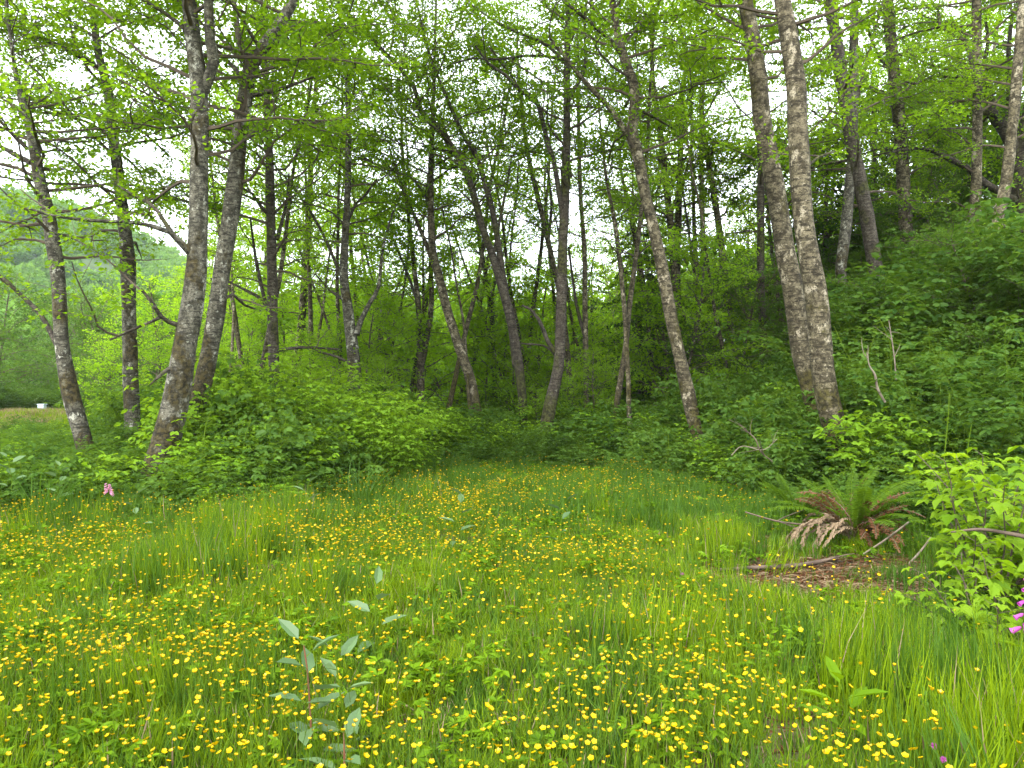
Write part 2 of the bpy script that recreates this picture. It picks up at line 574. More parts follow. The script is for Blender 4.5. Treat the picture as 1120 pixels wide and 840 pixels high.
def build_haze():
    m, n, l = nodemat("valley_haze")
    v = n.new("ShaderNodeVolumePrincipled")
    v.inputs['Color'].default_value = (0.80, 0.88, 0.95, 1)
    v.inputs['Density'].default_value = 0.0002
    o = n.new("ShaderNodeOutputMaterial"); l.new(v.outputs[0], o.inputs['Volume'])
    x0, x1, y0, y1, z0, z1 = -960, 960, -960, 960, -14, 125
    V = [(x, y, z) for z in (z0, z1) for y in (y0, y1) for x in (x0, x1)]
    mb = MB(); mb.add(V, [[0, 2, 3, 1], [4, 5, 7, 6], [0, 1, 5, 4], [2, 6, 7, 3], [0, 4, 6, 2], [1, 3, 7, 5]])
    obj("haze", mb.mesh("haze", [m]), kind='stuff', label="thin damp haze filling the valley", category="haze")


build_haze()
# ------------------------------------------------------------------ foliage generators
def grow(p0, d0, L, rng, n=7, jit=0.22, up=0.05):
    p = np.array(p0, float); d = norm(d0); out = [p.copy()]
    for _ in range(n):
        d = norm(d + rng.normal(0, jit, 3) * np.array([1, 1, 0.7]) + np.array([0, 0, up]))
        p = p + d * L / n
        out.append(p.copy())
    return np.array(out)


def interp(P, t):
    x = np.clip(t, 0, 0.9999) * (len(P) - 1)
    i = x.astype(int); f = (x - i)[:, None]
    return P[i] * (1 - f) + P[i + 1] * f, norm(P[i + 1] - P[i])


def spray(mb, P, rng, leaf, dens=1.0, t0=0.2, twig=0.8, hexa=False, wr=0.72, mat=0, twigmat=1, spread=0.16, step=0.17):
    """alder-like foliage: twigs to both sides of a bough, leaves along and around each twig"""
    L = np.sum(np.linalg.norm(np.diff(P, axis=0), axis=1))
    nt = max(3, int(L * (1 - t0) / step))
    t = t0 + (1 - t0) * (np.arange(nt) + rng.uniform(0, 0.9, nt)) / nt
    A, T = interp(P, t)
    sd = norm(np.cross(T, np.array([0, 0, 1.0])))
    sg = np.where(np.arange(nt) % 2, 1.0, -1.0)[:, None]
    D = norm(T * rng.uniform(0.3, 0.9, (nt, 1)) + sd * sg * rng.uniform(0.4, 1.0, (nt, 1)) + np.array([0, 0, 1]) * rng.normal(0.12, 0.3, (nt, 1)))
    tl = twig * rng.uniform(0.45, 1.15, nt) * (1 - 0.35 * t)
    B = A + D * tl[:, None]
    add_twigs(mb, A, B, 0.0045, twigmat)
    k = np.maximum(2, (tl * 26 * dens).astype(int))
    ti = np.repeat(np.arange(nt), k)
    n = len(ti)
    u = rng.uniform(0.12, 1.05, n)
    side = norm(np.cross(D[ti], np.array([0, 0, 1.0]))) * rng.choice([-1.0, 1.0], (n, 1))
    off = rng.uniform(0, spread, (n, 1)) * (1.1 - 0.5 * u[:, None])
    Q = A[ti] + D[ti] * (tl[ti] * u)[:, None] + side * off + np.array([0, 0, 1]) * (rng.normal(0, 0.05, (n, 1)) - 0.10 * (u ** 2)[:, None] * tl[ti][:, None])
    ld = D[ti] * 0.5 + side * rng.uniform(0.3, 1.0, (n, 1)) + np.array([0, 0, 1]) * rng.normal(-0.25, 0.4, (n, 1))
    N = np.array([0, 0, 1.0]) + rng.normal(0, 0.45, (n, 3))
    l = leaf * rng.uniform(0.65, 1.2, n)
    add_leaves(mb, Q, ld, N, l, l * wr, mat, None, hexa, rng)


def bough(mb, p0, d0, L, r, rng, leaf, dens, up=0.05, hexa=False, jit=0.2, woodmat=1, twig=0.8, t0=0.25, step=0.17):
    P = grow(p0, d0, L, rng, 7, jit, up)
    add_tube(mb, P, np.linspace(r, 0.006, len(P)), 5, woodmat, cap=False)
    spray(mb, P, rng, leaf, dens, t0, twig, hexa, step=step)
    if L > 1.7:
        for tt in rng.uniform(0.35, 0.8, 2):
            q, T = interp(P, np.array([tt]))
            side = norm(np.cross(T[0], [0, 0, 1])) * rng.choice([-1, 1])
            P2 = grow(q[0], T[0] * 0.7 + side * 0.7 + np.array([0, 0, 0.15]), L * 0.5, rng, 5, jit, up)
            add_tube(mb, P2, np.linspace(r * 0.5, 0.005, len(P2)), 4, woodmat, cap=False)
            spray(mb, P2, rng, leaf, dens, 0.1, twig * 0.9, hexa, step=step)


def frustum_ok(p, margin=2.0):
    """near enough to the photographed view to deserve full leaf density"""
    y = max(p[1], 0.5)
    return abs(p[0]) < y * 0.70 + margin and p[2] < CH + y * 0.525 + margin * 0.9


# ------------------------------------------------------------------ traced trees
def alder(name, label, d, pts, H=15.0, limbs=(), zmin=3.2, bpm=3.4, Lb=2.1, leaf=0.070, dens=2.1, bark='bark', seed=1,
          away=0.0, lean=0.0, flare=1.25, category="tree", group=None, wob=0.5, cut=False, leafmat='alder', zfade=5.0, dmul=1.0):
    rng = np.random.default_rng(seed)
    base_px, base_py, _ = pts[0]
    bx = (base_px - CX) / F * d
    raw = []
    ph = rng.uniform(0, 6)
    for (px, py, w) in pts:
        z = (HOR - py) / F
        dd = d + lean * max(0, CH + z * d) + 0.06 * wob * math.sin(ph + py * 0.012)
        p = W(px, py, dd)
        raw.append([*p, w / 2 / F * dd])
    raw = np.array(raw)
    # down to the ground
    p0, p1 = raw[0], raw[1]
    dirn = norm((p0 - p1)[:3])
    dirn = norm(dirn + np.array([0, 0, -1.0]) * 0.6)
    g = gh(p0[0], p0[1])
    k = max(0.0, (p0[2] - (g - 0.15)) / max(-dirn[2], 0.2))
    foot = p0[:3] + dirn * k
    if k > 0.05:
        raw = np.vstack([[*foot, p0[3] * flare], raw])
    # upward past the frame
    if not cut:
        p, q = raw[-1].copy(), raw[-2]
        dv = norm((p - q)[:3])
        r0 = p[3]; z0 = p[2]; ext = []
        while p[2] < H:
            dv = norm(dv * 0.8 + np.array([0, 0, 0.25]) + rng.normal(0, 0.05, 3))
            p = p.copy(); p[:3] += dv * 0.9
            p[3] = r0 * max(0.08, 1 - (p[2] - z0) / (H - z0 + 0.5))
            ext.append(p.copy())
        if ext:
            raw = np.vstack([raw, ext])
    C = resample(raw, 0.16)
    base = np.array([foot[0], foot[1], gh(foot[0], foot[1])])
    R = root(name, base, label, category, group)
    mt = MB()
    add_tube(mt, C[:, :3], np.maximum(C[:, 3], 0.012), 14, 0, rough=0.14, rng=rng)
    obj("trunk", mt.mesh("trunk", [M[bark]], base, smooth=True), R)
    mc = MB()
    # traced limbs, each a part
    for lb in limbs:
        lp = lb['p']
        dep = lb.get('dy', 0.0)
        off = rng.uniform(-0.5, 0.5)
        # depth of the trunk where the limb leaves it
        py0 = lp[0][1]
        z0 = (HOR - py0) / F
        d0 = d + lean * max(0, CH + z0 * d)
        a = []
        for i, (px, py, w) in enumerate(lp):
            f = i / (len(lp) - 1)
            dd = d0 + f * dep
            a.append([*W(px, py, dd), max(w / 2 / F * dd, 0.006)])
        a = np.array(a)
        Cl = resample(a, 0.15)
        ml = MB()
        add_tube(ml, Cl[:, :3], Cl[:, 3], 8, 0, rough=0.10, rng=rng)
        obj("limb", ml.mesh("limb", [M[lb.get('m', 'bark_dark' if a[0][3] < 0.06 else bark)]], base, smooth=True), R)
        if lb.get('leaf', 1) > 0:
            Pl = Cl[::3, :3] if len(Cl) > 9 else Cl[:, :3]
            spray(mc, Pl, rng, leaf, dens * lb.get('leaf', 1), 0.3, 0.8, d < 13)
            n2 = max(1, int(len(Cl) * 0.15 * 1.3 * lb.get('leaf', 1)))
            for t in rng.uniform(0.35, 1.0, n2):
                q, T = interp(Cl[:, :3], np.array([t]))
                side = norm(np.cross(T[0], [0, 0, 1])) * rng.choice([-1, 1])
                bough(mc, q[0], T[0] * 0.5 + side + np.array([0, 0, 0.3]), Lb * rng.uniform(0.4, 0.8), 0.015, rng, leaf, dens, 0.03, d < 13)
    # crown
    zt = C[-1][2]
    zz = C[:, 2]
    nb = int((zt - zmin) * bpm)
    hs = zmin + (zt - zmin) * (np.arange(nb) + rng.uniform(0, 1, nb)) / nb
    az = np.arange(nb) * 2.399 + rng.uniform(0, 6.28) + rng.normal(0, 0.4, nb)
    for h, a in zip(hs, az):
        i = int(np.argmin(np.abs(zz - h)))
        p = C[i, :3]
        s = (h - zmin) / max(zt - zmin, 1)
        ll = Lb * (0.6 + 0.75 * math.sin(math.pi * min(1, 0.15 + s * 0.85))) * rng.uniform(0.65, 1.25)
        if h < zmin + 1.0:
            ll *= 0.75
        el = rng.uniform(0.05, 0.5) + 0.35 * s
        dv = np.array([math.cos(a), math.sin(a), el])
        if away and dv[1] < 0 and rng.uniform() < away:
            dv[1] = -dv[1] * 0.8
        vis = frustum_ok(p + dv * ll * 0.5)
        lf, de = (leaf, dens) if vis else (leaf * 2.2, dens * 0.05)  # boughs out of view thinned so more sky light reaches the wood
        fade = 1.0 if h > zfade else max(0.35, 0.35 + 0.65 * (h - zmin) / max(zfade - zmin, 0.1))
        bough(mc, p, dv, ll, min(0.03, C[i, 3] * 0.35), rng, lf, de * fade * dmul, -0.01 if s < 0.4 else 0.03, d < 12.5 and vis,
              step=0.17 if vis else 0.26)
    # leafy top
    top = C[-min(len(C), 12):, :3]
    if len(top) > 3:
        spray(mc, top, rng, leaf, dens, 0.0, 0.8)
    if mc.n:
        obj("crown", mc.mesh("crown", [M[leafmat], M['twig']], base), R)
    return R


def lim(*p, dy=0.4, leaf=1.0, m=None):
    r = {'p': p, 'dy': dy, 'leaf': leaf}
    if m:
        r['m'] = m
    return r


alder("alder_tree", "grey mossy alder leaning left, nearest the left edge of the photo", 11.5,
      [(95, 498, 19), (86, 465, 18), (77, 431, 18), (68, 377, 15), (64, 306, 14), (59, 270, 14), (52, 232, 13), (43, 196, 12), (34, 143, 10), (23, 107, 7), (14, 60, 4)],
      H=10.0, limbs=[lim((34, 178, 6), (14, 168, 5), (0, 160, 4), (-30, 150, 2)), lim((30, 163, 5), (12, 145, 4), (0, 132, 3), (-25, 110, 2), dy=-0.3),
                    lim((62, 377, 6), (45, 345, 5), (18, 318, 4), (0, 302, 4), (-30, 290, 2), leaf=.5)],
      zmin=3.6, seed=21, Lb=1.9, bpm=8, away=.5, zfade=5)
alder("alder_tree", "straight slim alder second from the left, a branch at its head reaching left", 13.0,
      [(145, 484, 17), (143, 413, 16), (141, 341, 15), (140, 291, 15), (137, 255, 13), (132, 214, 12), (123, 143, 11), (118, 100, 10), (107, 54, 8), (100, 0, 6)],
      H=15, limbs=[lim((111, 77, 6), (79, 57, 5), (36, 39, 4), (0, 32, 3), (-30, 20, 2), dy=-.5),
                   lim((122, 130, 4), (150, 140, 3), (185, 170, 2))], zmin=3.9, seed=22, Lb=2.1, bpm=6.5, away=.4)
alder("alder_tree", "thick pale alder with white lichen and rusty moss at its foot, forking high up", 10.0,
      [(171, 516, 34), (179, 491, 31), (187, 460, 29), (193, 431, 28), (199, 400, 26), (204, 370, 24), (210, 335, 23), (214, 306, 22), (216, 286, 21), (217, 214, 20), (218, 143, 19), (217, 89, 18), (212, 46, 17), (207, 0, 15)],
      H=16, limbs=[lim((222, 100, 13), (228, 86, 12), (234, 68, 12), (230, 46, 11), (228, 0, 10), (227, -60, 7), dy=-.3, leaf=.6, m='bark'),
                   lim((212, 280, 10), (200, 268, 8), (186, 254, 6), (165, 247, 5), (143, 243, 4), (100, 241, 4), (57, 236, 3), (30, 228, 2), dy=-.9, leaf=.9),
                   lim((200, 268, 6), (186, 252, 5), (171, 229, 4), (160, 220, 4), (146, 214, 3), (125, 200, 2), dy=.3),
                   lim((206, 40, 6), (200, 29, 5), (180, 14, 4), (157, 0, 4), (120, -20, 2), dy=-.3),
                   lim((196, 356, 6), (184, 352, 5), (175, 345, 5), (166, 330, 4), (154, 316, 3), dy=-.4, leaf=.15),
                   lim((178, 346, 4), (165, 352, 3), (153, 357, 3), (120, 372, 2), dy=-.4, leaf=.15),
                   lim((188, 402, 6), (178, 408, 4), (164, 421, 2), dy=-.5, leaf=0)],
      zmin=4.3, seed=23, Lb=2.4, bpm=5.5, away=.7)
alder("alder_tree", "grey alder just right of the thick pale one, leaning right and forked at its top", 11.0,
      [(207, 474, 22), (213, 448, 21), (221, 424, 20), (232, 370, 19), (239, 324, 18), (245, 279, 18), (255, 214, 17), (262, 154, 16), (268, 107, 16), (275, 71, 15), (286, 54, 14), (304, 29, 12), (321, 0, 11)],
      H=15, limbs=[lim((264, 84, 6), (254, 72, 5), (243, 61, 4), (225, 40, 3), leaf=.4),
                   lim((277, 104, 6), (295, 100, 5), (314, 95, 4), (343, 84, 2.5), dy=-.3, leaf=.08),
                   lim((238, 330, 4), (255, 322, 4), (268, 334, 3), (285, 340, 2), leaf=.2),
                   lim((273, 76, 8), (262, 45, 7), (256, 0, 5), leaf=.6)],
      zmin=4.6, seed=24, Lb=2.2, bpm=5, away=.5)
alder("alder_tree", "dark slender alder behind the leafy mound, twigs rising on both sides", 15.0,
      [(303, 440, 13), (300, 402, 12), (298, 350, 11), (298, 306, 11), (297, 270, 10), (295, 186, 9), (292, 107, 6), (288, 30, 4)],
      H=11, limbs=[lim((303, 262, 5), (309, 240, 4), (314, 218, 3), (316, 190, 2)), lim((294, 235, 5), (285, 225, 4), (276, 212, 3), (264, 205, 2), dy=-.4),
                   lim((296, 345, 5), (287, 328, 4), (270, 318, 3), (250, 308, 2), leaf=.2), lim((290, 330, 4), (283, 300, 4), (278, 272, 3), (274, 240, 2), leaf=.3),
                   lim((300, 384, 4), (330, 380, 3), (370, 382, 2), leaf=.3)],
      zmin=3.6, seed=25, Lb=1.7, bpm=5, bark='bark_dark')
alder("alder_tree", "mid-sized alder left of the meadow's far end, one long branch curving up on its right", 16.0,
      [(392, 470, 18), (390, 445, 16), (387, 395, 14), (381, 341, 11), (376, 296, 9), (380, 214, 7), (381, 154, 6), (379, 80, 4)],
      H=12, limbs=[lim((390, 366, 7), (394, 352, 6), (405, 330, 5), (414, 313, 4), (419, 270, 3), (430, 230, 2), leaf=.4),
                   lim((381, 240, 4), (390, 222, 3), (399, 214, 3), (412, 196, 2)), lim((379, 330, 4), (362, 318, 3), (345, 300, 2), leaf=.3),
                   lim((377, 310, 4), (350, 250, 3), (325, 210, 2.5), (300, 180, 1.5), leaf=.4), lim((386, 400, 4), (368, 390, 3), (348, 385, 2), leaf=.2)],
      zmin=4.5, seed=26, Lb=1.9, bpm=5)
alder("alder_tree", "thin dark alder with a second stem splitting off low down, left of the arching ones", 19.0,
      [(461, 490, 9), (461, 470, 9), (460, 406, 8), (458, 341, 6), (453, 291, 5), (446, 230, 4), (440, 160, 3)],
      H=10, limbs=[lim((460, 400, 7), (464, 385, 7), (471, 341, 6), (472, 316, 5), (470, 260, 4), (468, 190, 3), leaf=.4), lim((443, 480, 5), (447, 440, 5), (453, 406, 4), (457, 380, 3), leaf=0),
                   lim((456, 330, 3), (446, 300, 3), (430, 262, 2), leaf=.4)],
      zmin=4.5, seed=27, Lb=1.7, bpm=4.5, bark='bark_brown')
alder("alder_tree", "brown alder leaning left at its middle then rising upright, by the yellow-green bush", 17.0,
      [(526, 475, 12), (522, 452, 12), (514, 413, 11), (501, 377, 10), (489, 338, 10), (480, 302, 9), (473, 270, 8), (471, 214, 7), (472, 161, 6), (474, 107, 4), (476, 40, 3)],
      H=13, limbs=[lim((478, 300, 6), (468, 272, 5), (455, 240, 4), (440, 205, 3), (425, 160, 2), leaf=.6), lim((472, 225, 3), (450, 195, 3), (420, 185, 2))],
      zmin=4.8, seed=28, Lb=1.9, bpm=5, bark='bark_brown')
alder("alder_tree", "dark arching alder with twin stems sweeping far to the upper left", 16.0,
      [(575, 495, 11), (574, 481, 10), (571, 431, 10), (564, 377, 10), (555, 334, 10), (547, 308, 9), (539, 281, 8.5), (528, 250, 8), (514, 200, 7.5), (499, 168, 7), (481, 143, 6), (460, 121, 5.5), (453, 96, 5), (431, 68, 4.5), (392, 29, 3.5), (360, -10, 2)],
      H=5, cut=True, limbs=[lim((556, 338, 8), (549, 296, 7), (539, 232, 6.5), (521, 171, 6), (508, 150, 5), (490, 110, 4), (470, 60, 3), (455, 0, 2), leaf=.7),
                            lim((539, 285, 4), (545, 250, 3), (552, 215, 3), (560, 170, 2), leaf=.4), lim((500, 170, 5), (484, 164, 4), (462, 160, 2.5)),
                            lim((563, 400, 6), (558, 360, 5), (550, 330, 3), leaf=0)],
      zmin=5.2, seed=29, Lb=1.9, bpm=8, bark='bark_dark')
alder("alder_tree", "tall straight alder at the centre behind the meadow, a dark elbowed limb on its left", 15.2,
      [(594, 492, 17), (597, 470, 15), (603, 438, 13.5), (609, 410, 12.5), (612, 388, 12), (614, 334, 12), (615, 288, 11), (618, 214, 10), (620, 143, 8.5), (620, 89, 7.5), (621, 36, 6), (621, 0, 5)],
      H=13, limbs=[lim((616, 236, 6), (613, 220, 6), (606, 179, 5.5), (600, 160, 5.5), (596, 143, 5), (590, 118, 5), (585, 107, 5), (576, 102, 4.5), (571, 102, 4.5), (562, 92, 4), (553, 82, 3.5), (535, 70, 3), (520, 50, 2), dy=-.8, leaf=.5),
                   lim((619, 66, 4), (600, 62, 3.5), (574, 61, 3), (545, 65, 3), (517, 64, 2.5), (495, 70, 1.5), dy=-.5, leaf=.6), lim((619, 70, 4), (605, 55, 3.5), (592, 46, 3.5), (565, 35, 3), (540, 22, 2.5), (515, 5, 2), dy=.5),
                   lim((622, 112, 4), (628, 98, 4), (636, 84, 4), (640, 70, 3.5), (640, 32, 3), (642, -20, 2), dy=.3, leaf=.6),
                   lim((608, 386, 6), (600, 375, 5), (594, 360, 4.5), (589, 349, 4), (580, 338, 3), (571, 334, 2.5), dy=-.3, leaf=0),
                   lim((607, 388, 3), (595, 378, 2.5), (570, 376, 2), leaf=0)],
      zmin=5.6, seed=30, Lb=2.0, bpm=5.5, bark='bark_dark', away=.3)
alder("alder_tree", "brown leaning alder right of centre with a big left limb forming a Y", 13.5,
      [(769, 506, 11), (766, 490, 12), (756, 448, 15), (747, 406, 14), (734, 349, 13.5), (724, 291, 13), (715, 250, 12.5), (706, 214, 12), (697, 168, 12), (691, 147, 13), (694, 121, 12), (693, 93, 11), (683, 64, 10), (674, 29, 8), (670, 0, 7)],
      H=13, limbs=[lim((690, 150, 8), (683, 143, 7), (672, 125, 6), (660, 111, 5.5), (645, 95, 5), (630, 78, 4.5), (618, 62, 4), (600, 40, 3), dy=-.5, leaf=.5),
                   lim((683, 64, 6), (670, 46, 5), (655, 33, 4.5), (642, 21, 4), (625, 8, 4), (605, -10, 3), dy=-.6, leaf=.6),
                   lim((698, 120, 3), (715, 128, 3), (735, 140, 2), leaf=.7)],
      zmin=5.7, seed=31, Lb=2.1, bpm=5.5, bark='bark_brown', away=.4)
alder("alder_tree", "slim alder right behind the Y-forked one, left of a twin", 20.0,
      [(741, 380, 9), (739, 330, 9), (737, 286, 8), (730, 214, 7), (722, 143, 6), (715, 93, 5), (712, 40, 4)], H=14,
      limbs=[lim((733, 240, 3), (745, 200, 3), (760, 170, 2)), lim((722, 143, 3), (735, 120, 2.5), (752, 96, 2))], zmin=5, seed=32, bark='bark_brown', leaf=.078, Lb=2)
alder("alder_tree", "slim alder rising straight beside its twin, right of the Y-forked tree", 20.5,
      [(741, 400, 8), (741, 340, 8), (740, 286, 8), (743, 214, 7), (745, 143, 6), (747, 90, 5), (760, 40, 3)], H=13,
      limbs=[lim((744, 130, 3), (756, 100, 3), (776, 70, 2)), lim((746, 180, 3), (758, 158, 2), (770, 140, 2))], zmin=5, seed=33, bark='bark_brown', leaf=.078, Lb=2)
alder("alder_tree", "thin curved alder against the bright sky gap right of centre", 20.0,
      [(803, 410, 8), (802, 388, 8), (797, 341, 8), (791, 288, 8), (784, 232, 7), (774, 171, 6), (768, 132, 5), (770, 80, 3)], H=12,
      limbs=[lim((774, 168, 3), (760, 160, 2.5), (750, 163, 2), leaf=.4), lim((769, 130, 3), (785, 100, 2), (800, 60, 2))], zmin=6, seed=34, bark='bark_brown', leaf=.078)
alder("alder_tree", "thin straight alder, palest and slightest in the sky gap right of centre", 25.0,
      [(770, 400, 6), (770, 340, 6), (769, 270, 6), (767, 186, 5), (766, 120, 3)], H=13, zmin=7, seed=35, bark='bark_brown', leaf=.08)
alder("alder_tree", "slim dark trunk standing close on the left of the two big right-hand trunks", 18.0,
      [(836, 420, 10), (835, 380, 9), (832, 306, 8), (832, 240, 8), (832, 179, 7), (829, 100, 5), (826, 30, 4)], H=13,
      limbs=[lim((832, 200, 3), (845, 170, 2.5), (862, 150, 2), leaf=.5)], zmin=5.2, seed=36, bark='bark_dark', leaf=.075)
alder("alder_tree", "left one of two big brown trunks crossing at right, its foot hidden", 11.8,
      [(892, 466, 20), (888, 431, 20), (877, 388, 21), (872, 349, 22), (866, 310, 22), (861, 286, 22), (852, 232, 20.5), (843, 179, 19.5), (834, 132, 19), (831, 100, 17.5), (825, 54, 17), (815, 0, 15.5)],
      H=17, limbs=[lim((836, 160, 4), (848, 172, 3.5), (862, 160, 2), leaf=.3)], zmin=6.4, seed=37, Lb=2.3, bpm=4.5, away=.8, bark='bark_brown')
alder("alder_tree", "right one of two big brown trunks crossing, white lichen blotches on its foot", 10.5,
      [(916, 486, 25), (912, 466, 25), (906, 438, 25.5), (899, 395, 25), (895, 341, 24), (890, 306, 23.5), (884, 277, 22), (879, 243, 22), (875, 186, 22), (873, 143, 21), (870, 89, 20), (863, 43, 19), (856, 0, 17)],
      H=17, limbs=[lim((880, 185, 4), (895, 172, 3), (915, 165, 2), leaf=.5)], zmin=6.0, seed=38, Lb=2.3, bpm=4.5, away=.85, bark='bark_brown')
alder("alder_tree", "dark stout trunk right of the crossing pair with a paler stem beside it", 16.5,
      [(960, 310, 16), (956, 286, 15), (949, 243, 15), (938, 186, 15), (927, 125, 14), (916, 54, 13), (907, 0, 12)], H=16,
      limbs=[lim((920, 310, 12), (920, 288, 12), (925, 250, 12), (931, 179, 10), (934, 107, 9.5), (934, 40, 9), (936, -40, 7), dy=.1, leaf=.5, m='bark'),
             lim((932, 130, 5), (942, 90, 4), (955, 40, 3), (966, 0, 2.5), leaf=.6), lim((936, 175, 3), (908, 178, 3), (880, 186, 2), leaf=.7)],
      zmin=5.5, seed=39, away=.75, bark='bark_dark', Lb=2.2)
alder("alder_tree", "brown trunk on the right bank, lichen ringed, standing alone", 18.0,
      [(994, 310, 15), (993, 286, 15), (991, 250, 14), (986, 171, 13), (981, 107, 13), (975, 54, 12), (971, 0, 11)], H=17,
      limbs=[lim((986, 165, 3), (962, 163, 3), (940, 170, 2), leaf=.8), lim((978, 80, 3), (960, 60, 3), (945, 20, 2))], zmin=6, seed=40, away=.75, bark='bark_brown', Lb=2.2)
alder("alder_tree", "very straight brown trunk on the right bank with level boughs to its left", 17.0,
      [(1065, 330, 13), (1065, 296, 13), (1066, 250, 12), (1068, 196, 10.5), (1069, 107, 9.5), (1068, 0, 9)], H=16,
      limbs=[lim((1067, 86, 4), (1055, 45, 3.5), (1040, 37, 3), (1030, 30, 3), (1000, 36, 2.5), (980, 44, 2), leaf=.6), lim((1067, 84, 4), (1040, 84, 3.5), (1020, 84, 3), (1000, 92, 2.5), (985, 86, 2), leaf=.6),
             lim((1028, 30, 3), (1026, 12, 2.5), (1015, -5, 2), leaf=.5), lim((1060, 285, 8), (1056, 262, 7), (1062, 230, 4), leaf=.2)], zmin=6.5, seed=41, away=.75, bark='bark_brown', Lb=2.2)
alder("alder_tree", "pale brown trunk at the right edge leaning right as it rises", 16.0,
      [(1078, 330, 14), (1081, 296, 13.5), (1084, 268, 13), (1092, 235, 12), (1099, 207, 12), (1107, 143, 11), (1116, 36, 10), (1120, -20, 9)], H=15,
      limbs=[lim((1090, 245, 5), (1105, 250, 5), (1122, 254, 4), (1150, 262, 3), leaf=.3)], zmin=6.5, seed=42, away=.75, bark='bark_brown', Lb=2.1)
alder("maple_tree", "crooked dark mossy maple at the right edge sending long limbs to the left", 18.0,
      [(1128, 300, 34), (1124, 250, 32), (1122, 210, 30), (1121, 180, 26), (1124, 140, 18), (1132, 90, 12), (1140, 30, 8)], H=11,
      limbs=[lim((1120, 185, 20), (1112, 168, 16), (1099, 143, 13), (1090, 132, 11), (1084, 121, 10), (1083, 108, 9), (1078, 98, 8), (1074, 80, 6), (1080, 50, 4), (1078, 20, 3), leaf=.5),
             lim((1125, 226, 9), (1115, 222, 9), (1100, 214, 8), (1077, 200, 7.5), (1060, 185, 7), (1041, 175, 6), (1022, 166, 5), (1008, 162, 4), (990, 164, 3), (955, 170, 2), dy=-.6, leaf=.8),
             lim((1088, 126, 6), (1070, 122, 5), (1040, 124, 4), (1010, 126, 3.5), (990, 130, 2.5), dy=-.4, leaf=.8), lim((1099, 140, 8), (1104, 110, 7), (1103, 60, 5), (1108, 10, 3), leaf=.6),
             lim((1085, 124, 4), (1076, 132, 3), (1066, 136, 2), leaf=.4)],
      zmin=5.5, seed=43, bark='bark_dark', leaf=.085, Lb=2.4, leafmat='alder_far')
alder("alder_tree", "whip-thin pale sapling trunk standing out before the dark conifer at centre right", 15.5,
      [(690, 515, 6), (690, 480, 6), (688, 449, 5.5), (687, 413, 5), (683, 341, 5), (676, 270, 5), (670, 230, 4), (664, 200, 3.5), (658, 150, 2.5)], H=9,
      zmin=4.2, seed=44, bark='bark_brown', Lb=1.2, bpm=5)
alder("alder_tree", "thin pale trunk close on the right of the tall central alder", 18.0,
      [(643, 485, 6), (642, 470, 6), (641, 400, 6), (640, 341, 6), (639, 270, 5), (635, 214, 5), (633, 143, 4), (632, 60, 3)], H=12,
      limbs=[lim((640, 370, 4), (632, 340, 4), (627, 310, 3), (622, 270, 2.5), leaf=.3)], zmin=5, seed=45, bark='bark_brown', Lb=1.6)
alder("alder_tree", "thin trunk leaning left just behind the tall central alder", 19.0,
      [(618, 360, 6), (612, 320, 6), (606, 293, 6), (592, 232, 5.5), (578, 171, 5), (570, 110, 4), (566, 60, 3)], H=12,
      limbs=[lim((600, 265, 3), (603, 220, 3), (598, 180, 2), leaf=.4)], zmin=5, seed=46, bark='bark_brown', Lb=1.7)
alder("alder_tree", "thin dark trunk between the arching alder and the brown leaning one", 21.0,
      [(543, 460, 6), (541, 400, 6), (537, 341, 5.5), (531, 300, 5), (524, 260, 4.5), (518, 200, 3)], H=11, zmin=5, seed=47, bark='bark_dark', Lb=1.7)
alder("alder_tree", "thin dark trunk left of the Y-forked tree's middle, over dark undergrowth", 21.0,
      [(716, 490, 7), (716, 450, 7), (712, 400, 6), (708, 340, 5.5), (700, 290, 5), (690, 240, 4), (680, 190, 3)], H=12, zmin=5.2, seed=48, bark='bark_brown', Lb=1.7)


# ------------------------------------------------------------------ back wood: understory and further trees
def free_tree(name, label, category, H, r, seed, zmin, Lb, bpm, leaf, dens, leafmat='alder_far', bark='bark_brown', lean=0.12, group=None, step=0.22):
    rng = np.random.default_rng(seed)
    P = grow((0, 0, -0.1), (rng.normal(0, lean), rng.normal(0, lean), 1), H, rng, 12, 0.05, 0.04)
    C = resample(np.column_stack([P, np.linspace(r, 0.02, len(P))]), 0.3)
    R = root(name, (0, 0, 0), label, category, group)
    mt = MB(); add_tube(mt, C[:, :3], C[:, 3], 9, 0, rough=0.1, rng=rng)
    obj("trunk", mt.mesh("trunk", [M[bark]], smooth=True), R)
    mc = MB()
    nb = int((H - zmin) * bpm)
    hs = zmin + (H - zmin) * (np.arange(nb) + rng.uniform(0, 1, nb)) / nb
    az = np.arange(nb) * 2.399 + rng.normal(0, 0.4, nb)
    for h, a in zip(hs, az):
        i = int(np.argmin(np.abs(C[:, 2] - h)))
        s = (h - zmin) / (H - zmin)
        ll = Lb * (0.5 + 0.8 * math.sin(math.pi * min(1, 0.2 + s * 0.8))) * rng.uniform(0.6, 1.3)
        bough(mc, C[i, :3], (math.cos(a), math.sin(a), rng.uniform(0, 0.5) + 0.4 * s), ll, min(0.03, C[i, 3] * 0.4), rng, leaf, dens, 0.0, step=step)
    obj("crown", mc.mesh("crown", [M[leafmat], M['twig']]), R)
    return R


tall = [free_tree("alder_tree", "x", "tree", 13 + k, 0.13 + 0.02 * k, 60 + k, 2.2 + k * .6, 2.2, 4.4, 0.095, 1.9) for k in range(4)]
bushy = [free_tree("vine_maple", "x", "tree", 4.4 + 0.8 * k, 0.06, 70 + k, 0.4, 1.6, 8.0, 0.09, 2.0, lean=0.3) for k in range(3)]

